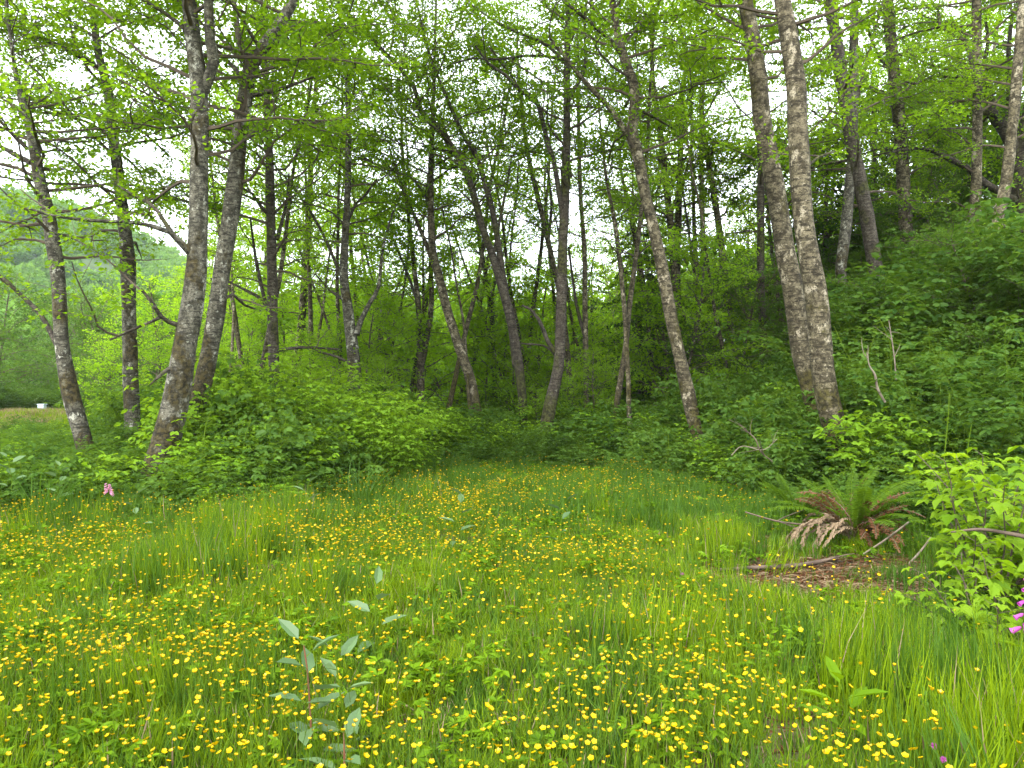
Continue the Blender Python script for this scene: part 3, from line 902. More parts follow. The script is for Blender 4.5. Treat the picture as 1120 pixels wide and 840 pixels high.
bushy += [free_tree("vine_maple", "x", "tree", 4.2 + 0.8 * k, 0.06, 75 + k, 0.4, 1.6, 8.0, 0.095, 1.8, leafmat='shrub', lean=0.3) for k in range(2)]
# (x, y, kind, scale)
r_ = np.random.default_rng(5)
back = []
for row, (d, n, sp) in enumerate([(24, 8, 0.8), (30, 9, 0.8), (38, 11, 0.85)]):
    for k in range(n):
        px = -80 + 1280 * (k + r_.uniform(0.15, 0.85)) / n
        x = (px - CX) / F * d
        if px < 200 and d < 40:      # the left stays open to the hill
            continue
        if 300 < px < 620 and d < 30 and k % 2:
            continue
        if 420 < px < 840 and (k % 3 or d < 29):
            continue
        back.append((x, d + r_.uniform(-2, 2), int(r_.integers(0, 4)), r_.uniform(0.75, 1.05)))
used = set()
for i, (x, y, k, s) in enumerate(back):
    lab = ("distant alder on the wooded slope behind the right-hand trunks" if x > 8 else
           "distant alder far behind the central trunks" if x > -6 else "distant alder far behind the left-hand trunks")
    grp = "distant alders on the right slope" if x > 8 else "distant alders behind the centre" if x > -6 else "distant alders behind the left trunks"
    loc = (x, y, gh(x, y)); rz = r_.uniform(0, 6.28)
    t = tall[k]
    if k not in used:
        used.add(k); t.location = loc; t.rotation_euler = (0, 0, rz); t.scale = (s,) * 3; t['label'] = lab; t['group'] = grp
    else:
        dup(t, loc, rz, s, lab, grp)
und = []
for (d, n) in [(16.5, 9), (18.5, 12), (21, 12), (25, 13), (31, 14)]:
    for k in range(n):
        px = 120 + 1080 * (k + r_.uniform(0.1, 0.9)) / n
        x = (px - CX) / F * d
        if px < 250 and d < 22:
            continue
        und.append((x, d + r_.uniform(-1, 1), int(r_.integers(0, 3)), r_.uniform(0.65, 1.1) * (0.42 if d < 18 else 0.85 if d < 20 else 1.1)))
for k in range(26):
    d = r_.uniform(11, 22); px = r_.uniform(840, 1220); x = (px - CX) / F * d
    if not (px < 960 and d < 14.5):
        und.append((x, d, int(r_.integers(0, 3)), r_.uniform(0.42, 0.75)))
for px, d in ((880, 22), (935, 24), (985, 21.5), (1030, 24), (1075, 22), (1120, 24), (1170, 21), (1010, 28), (1090, 29)):
    und.append(((px - CX) / F * d, d, 0, 1.5 + .3 * math.sin(px)))
used = set()
for i, (x, y, k, s) in enumerate(und):
    lab = ("bushy vine maple covering the right bank" if x > 5 else "bushy vine maple under the central trunks" if x > -4 else "bushy vine maple under the left trunks")
    grp = "vine maples on the right bank" if x > 5 else "vine maples under the centre" if x > -4 else "vine maples under the left trunks"
    loc = (x, y, gh(x, y)); rz = r_.uniform(0, 6.28)
    if x > 5 or (x > 2.5 and i % 2):
        k = 3 + i % 2
    t = bushy[k]
    if k not in used:
        used.add(k); t.location = loc; t.rotation_euler = (0, 0, rz); t.scale = (s,) * 3; t['label'] = lab; t['group'] = grp
    else:
        dup(t, loc, rz, s, lab, grp)


for px, d, k, sc_ in [(-40, 36, 3, 1.7), (5, 41, 4, 1.8), (-10, 48, 3, 1.9), (40, 52, 4, 1.6), (75, 58, 3, 1.7), (115, 50, 4, 1.5), (150, 44, 3, 1.4), (190, 40, 4, 1.4), (225, 46, 2, 1.4), (95, 42, 3, 1.0), (-75, 42, 4, 1.9), (135, 36, 4, 1.0), (175, 34, 3, .9), (210, 37, 4, 1.1)]:
    x = (px - CX) / F * d
    dup(bushy[k], (x, d, gh(x, d)), px * .3, sc_, "broad leafy tree in the distance beyond the left trunks", "distant trees at the left")
stemtree = [free_tree("alder_sapling", "x", "tree", 8 + 1.6 * k, 0.055 + .015 * k, 170 + k, 4.2, 1.1, 4.0, 0.085, 1.4, lean=.30, group="g") for k in range(3)]
feather = [free_tree("young_alder", "x", "tree", 7.5 + 1.2 * k, 0.05, 180 + k, 1.6, 1.5, 5.5, 0.085, 1.6, lean=.2) for k in range(3)]
used = set()
for i in range(20):
    px = 235 + 640 * (i + r_.uniform(0, 1)) / 20; d = r_.uniform(20, 33); x = (px - CX) / F * d
    k = i % 3; sc_ = r_.uniform(.75, 1.1); lab = "feathery light green young alder filling the gaps behind the trunks"; grp = "young alders behind the trunks"
    if k not in used:
        used.add(k); t = feather[k]; t.location = (x, d, gh(x, d)); t['label'] = lab; t['group'] = grp
    else:
        dup(feather[k], (x, d, gh(x, d)), r_.uniform(0, 6.28), sc_, lab, grp)
used = set()
for i in range(36):
    px = 240 + 660 * (i + r_.uniform(0, 1)) / 36; d = r_.uniform(15.5, 25); x = (px - CX) / F * d
    k = i % 3; sc_ = r_.uniform(.8, 1.1); lab = "whip-thin stem among the trees behind the meadow"; grp = "thin stems behind the meadow"
    if k not in used:
        used.add(k); t = stemtree[k]; t.location = (x, d, gh(x, d)); t['label'] = lab; t['group'] = grp
    else:
        dup(stemtree[k], (x, d, gh(x, d)), r_.uniform(0, 6.28), sc_, lab, grp)


# conifers
def conifer(label, H, r, seed, Lb, group=None):
    rng = np.random.default_rng(seed)
    R = root("hemlock_tree", (0, 0, 0), label, "tree", group)
    mt = MB(); z = np.linspace(-0.1, H, 24)
    add_tube(mt, np.column_stack([0.05 * np.sin(z), 0.05 * np.cos(z), z]), np.linspace(r, 0.02, 24), 9, 0, rough=0.08, rng=rng)
    obj("trunk", mt.mesh("trunk", [M['bark_dark']], smooth=True), R)
    mc = MB()
    nb = int(H * 9)
    for h, a in zip(np.linspace(0.6, H - 0.3, nb), np.arange(nb) * 2.4 + rng.normal(0, .3, nb)):
        L = Lb * (1 - h / H) ** 0.75 * rng.uniform(0.7, 1.15) + 0.25
        P = grow((0, 0, h), (math.cos(a), math.sin(a), 0.1), L, rng, 7, 0.06, -0.09)
        add_tube(mc, P, np.linspace(0.018, 0.004, len(P)), 4, 1, cap=False)
        n = int(L * 60)
        t = rng.uniform(0.12, 1, n)
        A, T = interp(P, t)
        sd = norm(np.cross(T, [0, 0, 1.0])) * rng.choice([-1., 1.], (n, 1))
        off = rng.uniform(0, 0.5, (n, 1)) * (1.05 - t[:, None]) * L * 0.55
        A = A + sd * off + T * off * 0.4 + np.array([0, 0, -1.0]) * off * 0.25
        D = T * 0.6 + sd * rng.uniform(0.2, 1, (n, 1)) + np.array([0, 0, -0.3])
        add_leaves(mc, A, D, np.array([0, 0, 1.0]) + rng.normal(0, .25, (n, 3)), rng.uniform(.14, .3, n), 0.055, 0, None, False, rng)
    obj("crown", mc.mesh("crown", [M['needle'], M['twig']]), R)
    return R


c1 = conifer("dark conifer with drooping boughs behind the thin sapling trunk at centre right", 7.5, .12, 81, 2.2)
c1.location = ((700 - CX) / F * 23, 23, gh((700 - CX) / F * 23, 23))
for px, d, s, lab, g in [(905, 21, 1.0, "dark conifer on the bank showing between the crossing pair and the stout dark trunk", None),
                         (955, 24, 1.15, "dark conifer on the bank behind the stout dark trunk", None),
                         (648, 27, .8, "small dark conifer low between the central trunks", None)]:
    x = (px - CX) / F * d
    dup(c1, (x, d, gh(x, d)), px * .7, s, lab, g)


# far wood and hillside: masses
def crown_blob(seed, R, H, n, leaf):
    rng = np.random.default_rng(seed)
    mb = MB()
    k = 16
    cen = norm(rng.normal(0, 1, (k, 3))) * np.array([R, R, H * 0.5]) * rng.uniform(0.35, 0.75, (k, 1)) + np.array([0, 0, H * 0.55])
    ci = rng.integers(0, k, n)
    dv = norm(rng.normal(0, 1, (n, 3)))
    P = cen[ci] + dv * R * 0.42 * rng.uniform(0.6, 1.0, (n, 1))
    add_leaves(mb, P, dv + rng.normal(0, .6, (n, 3)), np.array([0, 0, .7]) + dv + rng.normal(0, .4, (n, 3)), rng.uniform(.7, 1.3, n) * leaf, leaf * .75, 0, None, False, rng)
    add_tube(mb, [(0, 0, -1), (0, 0, H * .6)], [.25, .1], 6, 1)
    return mb.mesh("wood_crown", [M['hillwood'], M['bark_brown']])


blobs = [crown_blob(90 + k, 2.6, 8.0, 1500, 0.42) for k in range(3)]
r_ = np.random.default_rng(8)
n = 420
yy = r_.uniform(46, 110, n); xx = r_.uniform(-0.85, 0.9, n) * yy
kp = ~((xx / yy < -0.5) & (yy < 100))
xx, yy = xx[kp], yy[kp]
scatter("far_wood", blobs, np.column_stack([xx, yy, gh(xx, yy)]), np.column_stack([xx * 0, xx * 0, r_.uniform(0, 6.28, len(xx))]),
        np.repeat(r_.uniform(.7, 1.15, (len(xx), 1)), 3, 1), r_.integers(0, 3, len(xx)), "light green wood closing the view behind the trunks", "wood")
hb = [crown_blob(95 + k, 4.0, 10.0, 900, 0.85) for k in range(3)]
n = 5200
xx = r_.uniform(-480, 160, n); yy = r_.uniform(120, 560, n)
kp = (xx / yy > -1.0) & (xx / yy < 0.3) & (hill_h(xx, yy) > -1)
xx, yy = xx[kp], yy[kp]
scatter("hillside_wood", hb, np.column_stack([xx, yy, hill_h(xx, yy) - 1]), np.column_stack([xx * 0, xx * 0, r_.uniform(0, 6.28, len(xx))]),
        np.repeat(r_.uniform(.8, 1.5, (len(xx), 1)), 3, 1), r_.integers(0, 3, len(xx)), "hazy wood covering the far hill at left", "wood")

# ------------------------------------------------------------------ shrubs and undergrowth
def shrub_mesh(name, H, R, stems, seed, leaf, mats, per=26, hexa=True, wr=0.68, arch=0.5):
    rng = np.random.default_rng(seed)
    mb = MB()
    for s in range(stems):
        a = rng.uniform(0, 6.28); sp = rng.uniform(0.1, 1.0)
        L = H * rng.uniform(0.7, 1.2)
        P = grow((math.cos(a) * .12 * R, math.sin(a) * .12 * R, -.05), (math.cos(a) * sp * R / H, math.sin(a) * sp * R / H, 1), L, rng, 6, 0.14, -arch * 0.10 * sp)
        add_tube(mb, P, np.linspace(.011, .003, len(P)), 4, 1, cap=False)
        nt = int(per * L / 1.2)
        t = rng.uniform(0.18, 1.0, nt) ** 0.75
        A, T = interp(P, t)
        az = rng.uniform(0, 6.28, nt)
        out = np.column_stack([np.cos(az), np.sin(az), rng.normal(0.15, 0.25, nt)])
        pl = rng.uniform(0.08, 0.30, nt)[:, None]
        B = A + norm(out) * pl
        add_twigs(mb, A, B, .0022, 1)
        for k in range(3):                                  # three leaflets on each stalk
            rot = [0.0, 1.15, -1.15][k]
            c, sn = math.cos(rot), math.sin(rot)
            D = np.column_stack([out[:, 0] * c - out[:, 1] * sn, out[:, 0] * sn + out[:, 1] * c, rng.normal(-.22, .30, nt)])
            N = np.array([0, 0, 1.0]) + out * 0.4 + rng.normal(0, .42, (nt, 3))
            l = leaf * rng.uniform(.65, 1.2, nt) * (1.1 if k == 0 else .9)
            add_leaves(mb, B, D, N, l, l * wr, 0, None, hexa, rng)
    return mb.mesh(name, mats)


sm = [M['shrub'], M['stem']]
shrubs = [shrub_mesh("shrub", 1.15, .8, 13, 101 + k, .075 + .014 * (k % 3), sm, 26) for k in range(4)]
shrubs += [shrub_mesh("shrub", 0.75, .65, 11, 111 + k, .085, sm, 26, wr=.55) for k in range(2)]
shrub_b = [shrub_mesh("shrub", 1.1, .8, 13, 121 + k, .08, [M['shrub_bright'], M['stem']]) for k in range(2)]

MEADOW = np.array([(-40, -3), (-14, 4.5), (-9.5, 7.2), (-6.3, 8.0), (-4.6, 8.6), (-3.3, 9.2), (-2.4, 10.4), (-2.5, 12.4), (-1.6, 13.2), (0, 13.5), (1.7, 13.5),
                   (2.4, 12.8), (2.5, 11.2), (3.2, 9.6), (3.6, 8.2), (3.8, 7.2), (3.7, 6.2), (3.2, 5.0), (3.1, 4.2), (3.6, 2.5), (9, 0), (30, -4)])


def in_meadow(x, y, grow_=0.0):
    """signed distance to the meadow's outline (positive inside)"""
    x = np.atleast_1d(np.asarray(x, float)); y = np.atleast_1d(np.asarray(y, float))
    inside = np.zeros(x.shape, bool); dist = np.full(x.shape, 1e9)
    n = len(MEADOW)
    for i in range(n):
        (x1, y1), (x2, y2) = MEADOW[i], MEADOW[(i + 1) % n]
        c = ((y1 > y) != (y2 > y)) & (x < (x2 - x1) * (y - y1) / (y2 - y1 + 1e-12) + x1)
        inside ^= c
        t = np.clip(((x - x1) * (x2 - x1) + (y - y1) * (y2 - y1)) / ((x2 - x1) ** 2 + (y2 - y1) ** 2), 0, 1)
        dist = np.minimum(dist, np.hypot(x - x1 - t * (x2 - x1), y - y1 - t * (y2 - y1)))
    return np.where(inside, dist, -dist)


def points(n, x0, x1, y0, y1, rng):
    return rng.uniform(x0, x1, n), rng.uniform(y0, y1, n)


rg = np.random.default_rng(33)
X, Y = points(9000, -16, 17, 4.0, 17, rg)
sdv = in_meadow(X, Y)
keep = (sdv < -0.30 + rg.normal(0, .22, len(X))) & ~((X > 2.0) & (X < 4.6) & (Y < 7.6)) & (np.abs(X) < Y * 0.78 + 2.5) & (rg.uniform(0, 1, len(X)) < 0.36)
X, Y, sdv = X[keep], Y[keep], sdv[keep]
X3, Y3 = points(5200, -10, 6, 4.0, 14, rg)
s3 = in_meadow(X3, Y3)
s3 = np.where((X3 > 1.0) & (Y3 < 8.2), -9, s3)
k3 = (s3 > -.5) & (s3 < .75) & (rg.uniform(0, 1, len(X3)) < .10 + .25 * (X3 < -2.5)) & (np.abs(X3) < Y3 * .78 + 1)
X = np.concatenate([X, X3[k3]]); Y = np.concatenate([Y, Y3[k3]]); sdv = np.concatenate([sdv, s3[k3]])
X2, Y2 = points(3800, -24, 26, 17, 34, rg)
k2 = (np.abs(X2) < Y2 * 0.78 + 2) & (rg.uniform(0, 1, len(X2)) < 0.42) & ~((X2 / Y2 * F + CX < 125) & (Y2 > 23))
X = np.concatenate([X, X2[k2]]); Y = np.concatenate([Y, Y2[k2]]); sdv = np.concatenate([sdv, np.full(k2.sum(), -4.0)])
hs = np.where(sdv > 0.1, .30, np.where(sdv > -.3, .48, np.where(sdv > -0.8, 0.66, np.where(sdv > -1.8, 0.9, 1.1)))) * rg.uniform(.65, 1.3, len(X))
# lower at far left where the view opens, higher in the mound right of the thick pale tree
pxs = CX + X / Y * F
hs = hs * np.where((pxs < 205) & (Y < 14), 0.55, 1.0) * np.where((pxs < 125) & (Y > 10.5), np.where(Y > 14, .38, .72), 1.0) * np.where((pxs > 735) & (pxs < 800) & (Y > 9.5) & (Y < 13.5), .5, 1.0) * np.where((pxs > 440) & (pxs < 740) & (Y > 13) & (Y < 19), .72, 1.0) * np.where((pxs > 225) & (pxs < 420) & (Y < 13), 1.22, 1.0) * np.where((pxs > 800) & (Y < 10.4), .62, 1.0)
idx = rg.integers(0, 6, len(X)); br = rg.uniform(0, 1, len(X)) < np.where((pxs > 215) & (pxs < 330), .45, .14)
idx = np.where(br, 6 + rg.integers(0, 2, len(X)), idx)
scatter("undergrowth", shrubs + shrub_b, np.column_stack([X, Y, gh(X, Y)]),
        np.column_stack([rg.normal(0, .08, len(X)), rg.normal(0, .08, len(X)), rg.uniform(0, 6.28, len(X))]),
        np.column_stack([np.clip(hs * 1.25, .4, 1.1), np.clip(hs * 1.25, .4, 1.1), hs]), idx,
        "dense leafy undergrowth covering the wood's floor and the right bank", "undergrowth")

bigsh = [shrub_mesh("foliage", 1.6 + .15 * k, 1.0, 28, 141 + k, .066 + .008 * k, sm, 36) for k in range(3)]
bigsh += [shrub_mesh("foliage", 1.6, 1.0, 28, 151 + k, .07, [M['shrub_bright'], M['stem']], 36) for k in range(2)]


def band(label, group, spots):
    for i, (px, d, k, sc_) in enumerate(spots):
        x = (px - CX) / F * d
        o = root("leafy_shrub", (x, d, gh(x, d) - .05), label, "shrub", group, rz=px * 1.7, scale=sc_)
        obj("foliage", bigsh[k], o)


band("leafy shrub in the thick band closing the meadow's far end", "shrubs closing the meadow's far end",
     [(px, 13.9 + rg.uniform(0, 1.6), int(rg.integers(0, 5)) if rg.uniform() < .7 else 0, rg.uniform(.36, .68)) for px in np.linspace(395, 760, 15) + rg.normal(0, 8, 15)])
band("leafy shrub heaped up behind and between the left trunks", "shrubs heaped around the left trunks",
     [(px, 11.0 + rg.uniform(0, 2.5), int(rg.choice([0, 1, 3, 4])), rg.uniform(.85, 1.2) * (.47 if px < 120 else .55 if px < 165 else 1.05 if px > 225 else .72)) for px in np.linspace(-40, 430, 16) + rg.normal(0, 8, 16)])
band("low shrub beyond the dry grass bank at far left", "low shrubs beyond the far bank",
     [(px, 37 + rg.uniform(-2, 3), int(rg.integers(0, 3)), rg.uniform(.75, 1.1)) for px in (-30, -8, 8, 22, 36, 58, 74, 90, 108, 124)])
band("tall leafy shrub in the thicket covering the right bank", "tall shrubs on the right bank",
     [(px, d, int(rg.integers(0, 3)) if rg.uniform() < .85 else 3, rg.uniform(1.0, 1.6)) for d, n_ in ((11.2, 5), (13, 7), (15, 8), (17.5, 8)) for px in np.linspace(955, 1250, n_) + rg.normal(0, 14, n_)])
band("leafy shrub in the shade between the Y-forked alder and the crossing pair", "shrubs between the forked alder and the crossing pair",
     [(px, (14.2 if px < 800 else 12.3) + rg.uniform(0, 3), int(rg.integers(0, 3)), rg.uniform(.6, 1.0)) for px in np.linspace(765, 945, 10) + rg.normal(0, 6, 10)])

# shrubs one can point at
SH = []


def shrub(label, px, d, H, R, stems, seed, leaf, bright=False, per=26):
    x = (px - CX) / F * d
    o = root("leafy_shrub", (x, d, gh(x, d)), label, "shrub")
    obj("foliage", shrub_mesh("foliage", H, R, stems, seed, leaf, [M['shrub_bright' if bright else 'shrub'], M['stem']], per), o)
    return o


shrub("tall yellow-green shrub heaped against the right side of the two left trunks", 262, 11.3, 2.0, 1.0, 22, 201, .085, True, 32)
shrub("leafy shrub in front of the dark slender alder, right of the tall yellow-green shrub", 330, 11.2, 1.55, .9, 18, 202, .085)
shrub("rounded yellow-green bush at the left of the meadow's far end", 452, 14.6, 1.25, .8, 18, 203, .09, True)
shrub("dense dark green shrub beneath the mid-sized alder", 392, 13.0, 1.5, 1.0, 20, 204, .085)
shrub("low green bush filling the gap at the middle of the meadow's far end", 540, 15.2, .95, .9, 18, 205, .09)
shrub("shrub at the foot of the tall central alder", 610, 14.9, 1.0, .9, 18, 206, .09)
shrub("leafy shrub just left of the foot of the Y-forked alder", 722, 12.2, .85, .7, 18, 207, .08)
shrub("broad shrub spreading left of the crossing pair's feet", 835, 10.2, .95, 1.0, 20, 208, .085)
shrub("bright-leaved shrub right of the lichen-blotched trunk foot", 972, 9.6, 1.25, .9, 22, 209, .095, True)
shrub("big green shrub on the bank above the fern, by the right edge", 1070, 9.0, 2.0, 1.1, 24, 210, .09)
shrub("large leafy shrub high on the bank below the straight brown trunk", 1050, 13.5, 2.0, 1.3, 24, 211, .1)
shrub("broad-leaved shrub at the left edge of the photo before the leaning alder", 25, 8.9, .8, .9, 16, 212, .11)
shrub("nettle-green shrub at the foot of the thick pale alder", 222, 9.3, .75, .9, 18, 213, .085)
shrub("low leafy shrub between the leaning alder and the slim second one", 95, 9.4, .7, .9, 16, 214, .085, True)

# ------------------------------------------------------------------ meadow
def grass_mesh(name, n, R, h0, h1, seed, mats, w=.0045, bend=.5):
    rng = np.random.default_rng(seed)
    mb = MB()
    a = rng.uniform(0, 6.28, n); rr = R * np.sqrt(rng.uniform(0, 1, n))
    B = np.column_stack([np.cos(a) * rr, np.sin(a) * rr, np.full(n, -.02)])
    H = rng.uniform(h0, h1, n)
    az = rng.uniform(0, 6.28, n); bd = rng.uniform(.05, bend, n) * H
    D = np.column_stack([np.cos(az), np.sin(az), az * 0])
    Sd = np.column_stack([-np.sin(az), np.cos(az), az * 0]) * (w * rng.uniform(.6, 1.3, n))[:, None]
    Z = np.array([0, 0, 1.0])
    p1 = B + Z * (H * .55)[:, None] + D * (bd * .25)[:, None]
    p2 = B + Z * (H * .97)[:, None] + D * bd[:, None]
    V = np.stack([B - Sd, B + Sd, p1 + Sd * .8, p1 - Sd * .8, p2], 1).reshape(-1, 3)
    i = np.arange(n)[:, None] * 5
    var = rng.uniform(0, 1, n)
    straw = rng.uniform(0, 1, n) < .035
    mi = straw.astype(np.int32)
    mb.add(V, i + np.array([[0, 1, 2, 3]]), 0, var)
    mb.f4[-1] = (mb.f4[-1][0], mi, mb.f4[-1][2])
    # tips share the vertices
    f = i + np.array([[3, 2, 4]])
    mb.f3.append((f + (mb.n - len(V)), mi, var.astype(np.float32)))
    if h1 > .4:                                     # seed heads on some of the tall blades
        k = rng.choice(n, n // 12, replace=False)
        for q in range(5):
            a2 = rng.uniform(0, 6.28, len(k))
            dd = np.column_stack([np.cos(a2) * .5, np.sin(a2) * .5, np.ones(len(k))])
            add_leaves(mb, p2[k] - Z * .014 * q, dd, rng.normal(0, 1, (len(k), 3)), .018, .004, 0, None, False, rng)
    return mb.mesh(name, mats)


def herb_mesh(name, n, seed, leaf, hgt, mats):
    rng = np.random.default_rng(seed)
    mb = MB()
    a = rng.uniform(0, 6.28, n)
    out = np.column_stack([np.cos(a), np.sin(a), a * 0])
    B = np.column_stack([np.zeros(n), np.zeros(n), np.zeros(n)]) + out * rng.uniform(0, .05, (n, 1))
    T = B + out * rng.uniform(.02, .15, (n, 1)) + np.array([0, 0, 1]) * rng.uniform(.3, 1, (n, 1)) * hgt
    add_twigs(mb, B, T, .0018, 1)
    for rot in (0, 1.1, -1.1, .5, -.5):
        c, s = math.cos(rot), math.sin(rot)
        D = np.column_stack([out[:, 0] * c - out[:, 1] * s, out[:, 0] * s + out[:, 1] * c, rng.normal(-.05, .25, n)])
        l = leaf * rng.uniform(.7, 1.2, n)
        add_leaves(mb, T, D, np.array([0, 0, 1.0]) + rng.normal(0, .3, (n, 3)), l, l * .42, 0, None, False, rng)
    return mb.mesh(name, mats)


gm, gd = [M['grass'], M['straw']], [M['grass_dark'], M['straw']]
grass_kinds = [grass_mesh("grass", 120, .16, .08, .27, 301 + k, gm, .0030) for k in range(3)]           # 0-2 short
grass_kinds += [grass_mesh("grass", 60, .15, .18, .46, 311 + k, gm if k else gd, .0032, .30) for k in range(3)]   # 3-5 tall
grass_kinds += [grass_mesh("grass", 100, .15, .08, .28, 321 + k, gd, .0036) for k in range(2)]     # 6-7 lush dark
herb_kinds = [herb_mesh("herb", 14, 331 + k, .05, .16, [M['herb'], M['stem']]) for k in range(3)]


def vnoise(x, y, s, seed):
    """smooth value noise in [0,1]"""
    rng = np.random.default_rng(seed)
    G = rng.uniform(0, 1, (64, 64))
    u, v = x * s + 100.3, y * s + 57.1
    i, j = np.floor(u).astype(int), np.floor(v).astype(int)
    fu, fv = u - i, v - j
    fu = fu * fu * (3 - 2 * fu); fv = fv * fv * (3 - 2 * fv)
    g = lambda a, b: G[a % 64, b % 64]
    return (g(i, j) * (1 - fu) + g(i + 1, j) * fu) * (1 - fv) + (g(i, j + 1) * (1 - fu) + g(i + 1, j + 1) * fu) * fv


def bare(x, y):
    """trampled bare soil by the fern, and worn spots"""
    b = np.exp(-(((x - 2.45) / 1.25) ** 2 + ((y - 6.0) / .85) ** 2)) * 1.15
    b = np.maximum(b, .75 * np.exp(-(((x - 1.0) / .45) ** 2 + ((y - 4.75) / .22) ** 2)))
    b = np.maximum(b, .7 * np.exp(-(((x - 1.25) / .35) ** 2 + ((y - 3.35) / .25) ** 2)))
    b = np.maximum(b, .6 * np.exp(-(((x + 0.2) / .5) ** 2 + ((y - 5.0) / .12) ** 2)))
    return b


def tallness(x, y):
    t = vnoise(x, y, .9, 3) * .8 + vnoise(x, y, 2.3, 4) * .6 - .42
    t = t + .75 * np.exp(-(((x - 2.0) / .8) ** 2 + ((y - 3.5) / .75) ** 2))     # bottom right
    t = t + .6 * np.exp(-(((x + 2.6) / 1.0) ** 2 + ((y - 6.6) / .9) ** 2))      # left middle
    t = t - .25 * np.exp(-((y - 2.2) / 1.2) ** 2) * (x < 1.2)
    return t


rg = np.random.default_rng(44)
X, Y = points(26000, -11, 7.5, -1.0, 15.5, rg)
sdv = in_meadow(X, Y)
pr = np.where(Y < 6, 1.0, np.where(Y < 9, .75, .55)) * np.where(sdv > 0, 1.0, np.clip(1 + sdv / .9, 0, 1) * .8)
pr = pr * np.clip(1 - 1.05 * bare(X, Y), .07, 1) * (np.abs(X) < np.maximum(Y, 0) * .75 + 2.2)
keep = rg.uniform(0, 1, len(X)) < pr * .80
X, Y = X[keep], Y[keep]
tl = tallness(X, Y) + rg.normal(0, .12, len(X))
idx = np.where(tl > .62, 3 + rg.integers(0, 3, len(X)), np.where(rg.uniform(0, 1, len(X)) < .12 + .5 * vnoise(X, Y, 1.4, 31), 6 + rg.integers(0, 2, len(X)), rg.integers(0, 3, len(X))))
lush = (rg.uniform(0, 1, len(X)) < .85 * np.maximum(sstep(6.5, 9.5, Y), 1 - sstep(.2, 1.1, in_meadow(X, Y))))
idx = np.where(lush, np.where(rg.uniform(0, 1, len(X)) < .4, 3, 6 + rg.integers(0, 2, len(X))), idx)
sc = rg.uniform(.7, 1.15, len(X))
zs = sc * np.clip(.7 + .5 * tl, .6, 1.3) * np.where(Y > 10, .85, 1)
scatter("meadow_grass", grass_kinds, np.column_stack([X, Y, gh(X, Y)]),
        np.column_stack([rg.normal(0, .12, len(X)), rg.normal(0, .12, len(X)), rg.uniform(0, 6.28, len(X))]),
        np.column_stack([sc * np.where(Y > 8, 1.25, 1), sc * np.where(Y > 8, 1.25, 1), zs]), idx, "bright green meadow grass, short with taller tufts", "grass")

X, Y = points(15000, -11, 7.5, -1.0, 14.5, rg)
pr = (.25 + .75 * vnoise(X, Y, 1.1, 9)) * np.clip(1 - 1.1 * bare(X, Y), .08, 1) * (in_meadow(X, Y) > -.6) * (np.abs(X) < np.maximum(Y, 0) * .75 + 2.2)
keep = rg.uniform(0, 1, len(X)) < pr * .30
X, Y = X[keep], Y[keep]
sc = rg.uniform(.7, 1.35, len(X))
scatter("meadow_herbs", herb_kinds, np.column_stack([X, Y, gh(X, Y)]), np.column_stack([rg.normal(0, .1, len(X)), rg.normal(0, .1, len(X)), rg.uniform(0, 6.28, len(X))]),
        np.repeat(sc[:, None], 3, 1), rg.integers(0, 3, len(X)), "low leafy herbs growing among the meadow grass", "herbs")

# dead litter on the bare soil
def litter_mesh(seed):
    rng = np.random.default_rng(seed)
    mb = MB(); n = 26
    A = np.column_stack([rng.uniform(-.15, .15, n), rng.uniform(-.15, .15, n), rng.uniform(.005, .03, n)])
    az = rng.uniform(0, 6.28, n)
    add_leaves(mb, A, np.column_stack([np.cos(az), np.sin(az), rng.normal(0, .1, n)]), np.array([0, 0, 1.0]) + rng.normal(0, .3, (n, 3)), rng.uniform(.04, .14, n), .012, 0, None, False, rng)
    return mb.mesh("litter", [M['straw'] if seed % 2 else M['dead_fern']])


X, Y = points(6000, -4, 4.5, 2.0, 8.5, rg)
keep = rg.uniform(0, 1, len(X)) < .10 + .8 * bare(X, Y) ** 1.3
X, Y = X[keep], Y[keep]
scatter("plant_litter", [litter_mesh(341 + k) for k in range(4)], np.column_stack([X, Y, gh(X, Y) + .004]), np.column_stack([X * 0, X * 0, rg.uniform(0, 6.28, len(X))]),
        np.repeat(rg.uniform(.7, 1.3, (len(X), 1)), 3, 1), rg.integers(0, 4, len(X)), "dry straw and dead leaves lying on the bare soil", "litter")


# buttercups
def bloom(mb, c, up, r, rng, mat=0):
    up = norm(up)
    X_ = norm(np.cross(up, [0.2, .9, .1])); Y_ = np.cross(up, X_)
    a = np.arange(5) * 2 * math.pi / 5 + rng.uniform(0, 6)
    out = np.cos(a)[:, None] * X_ + np.sin(a)[:, None] * Y_
    D = out + up * rng.uniform(.15, .95)
    add_leaves(mb, np.repeat(c[None], 5, 0) - out * 0.0, D, np.repeat(up[None], 5, 0) - out * .4, r * 1.1, r * 1.15, mat, rng.uniform(.2, .9, 5), True, rng, fold=.06, droop=-.12)


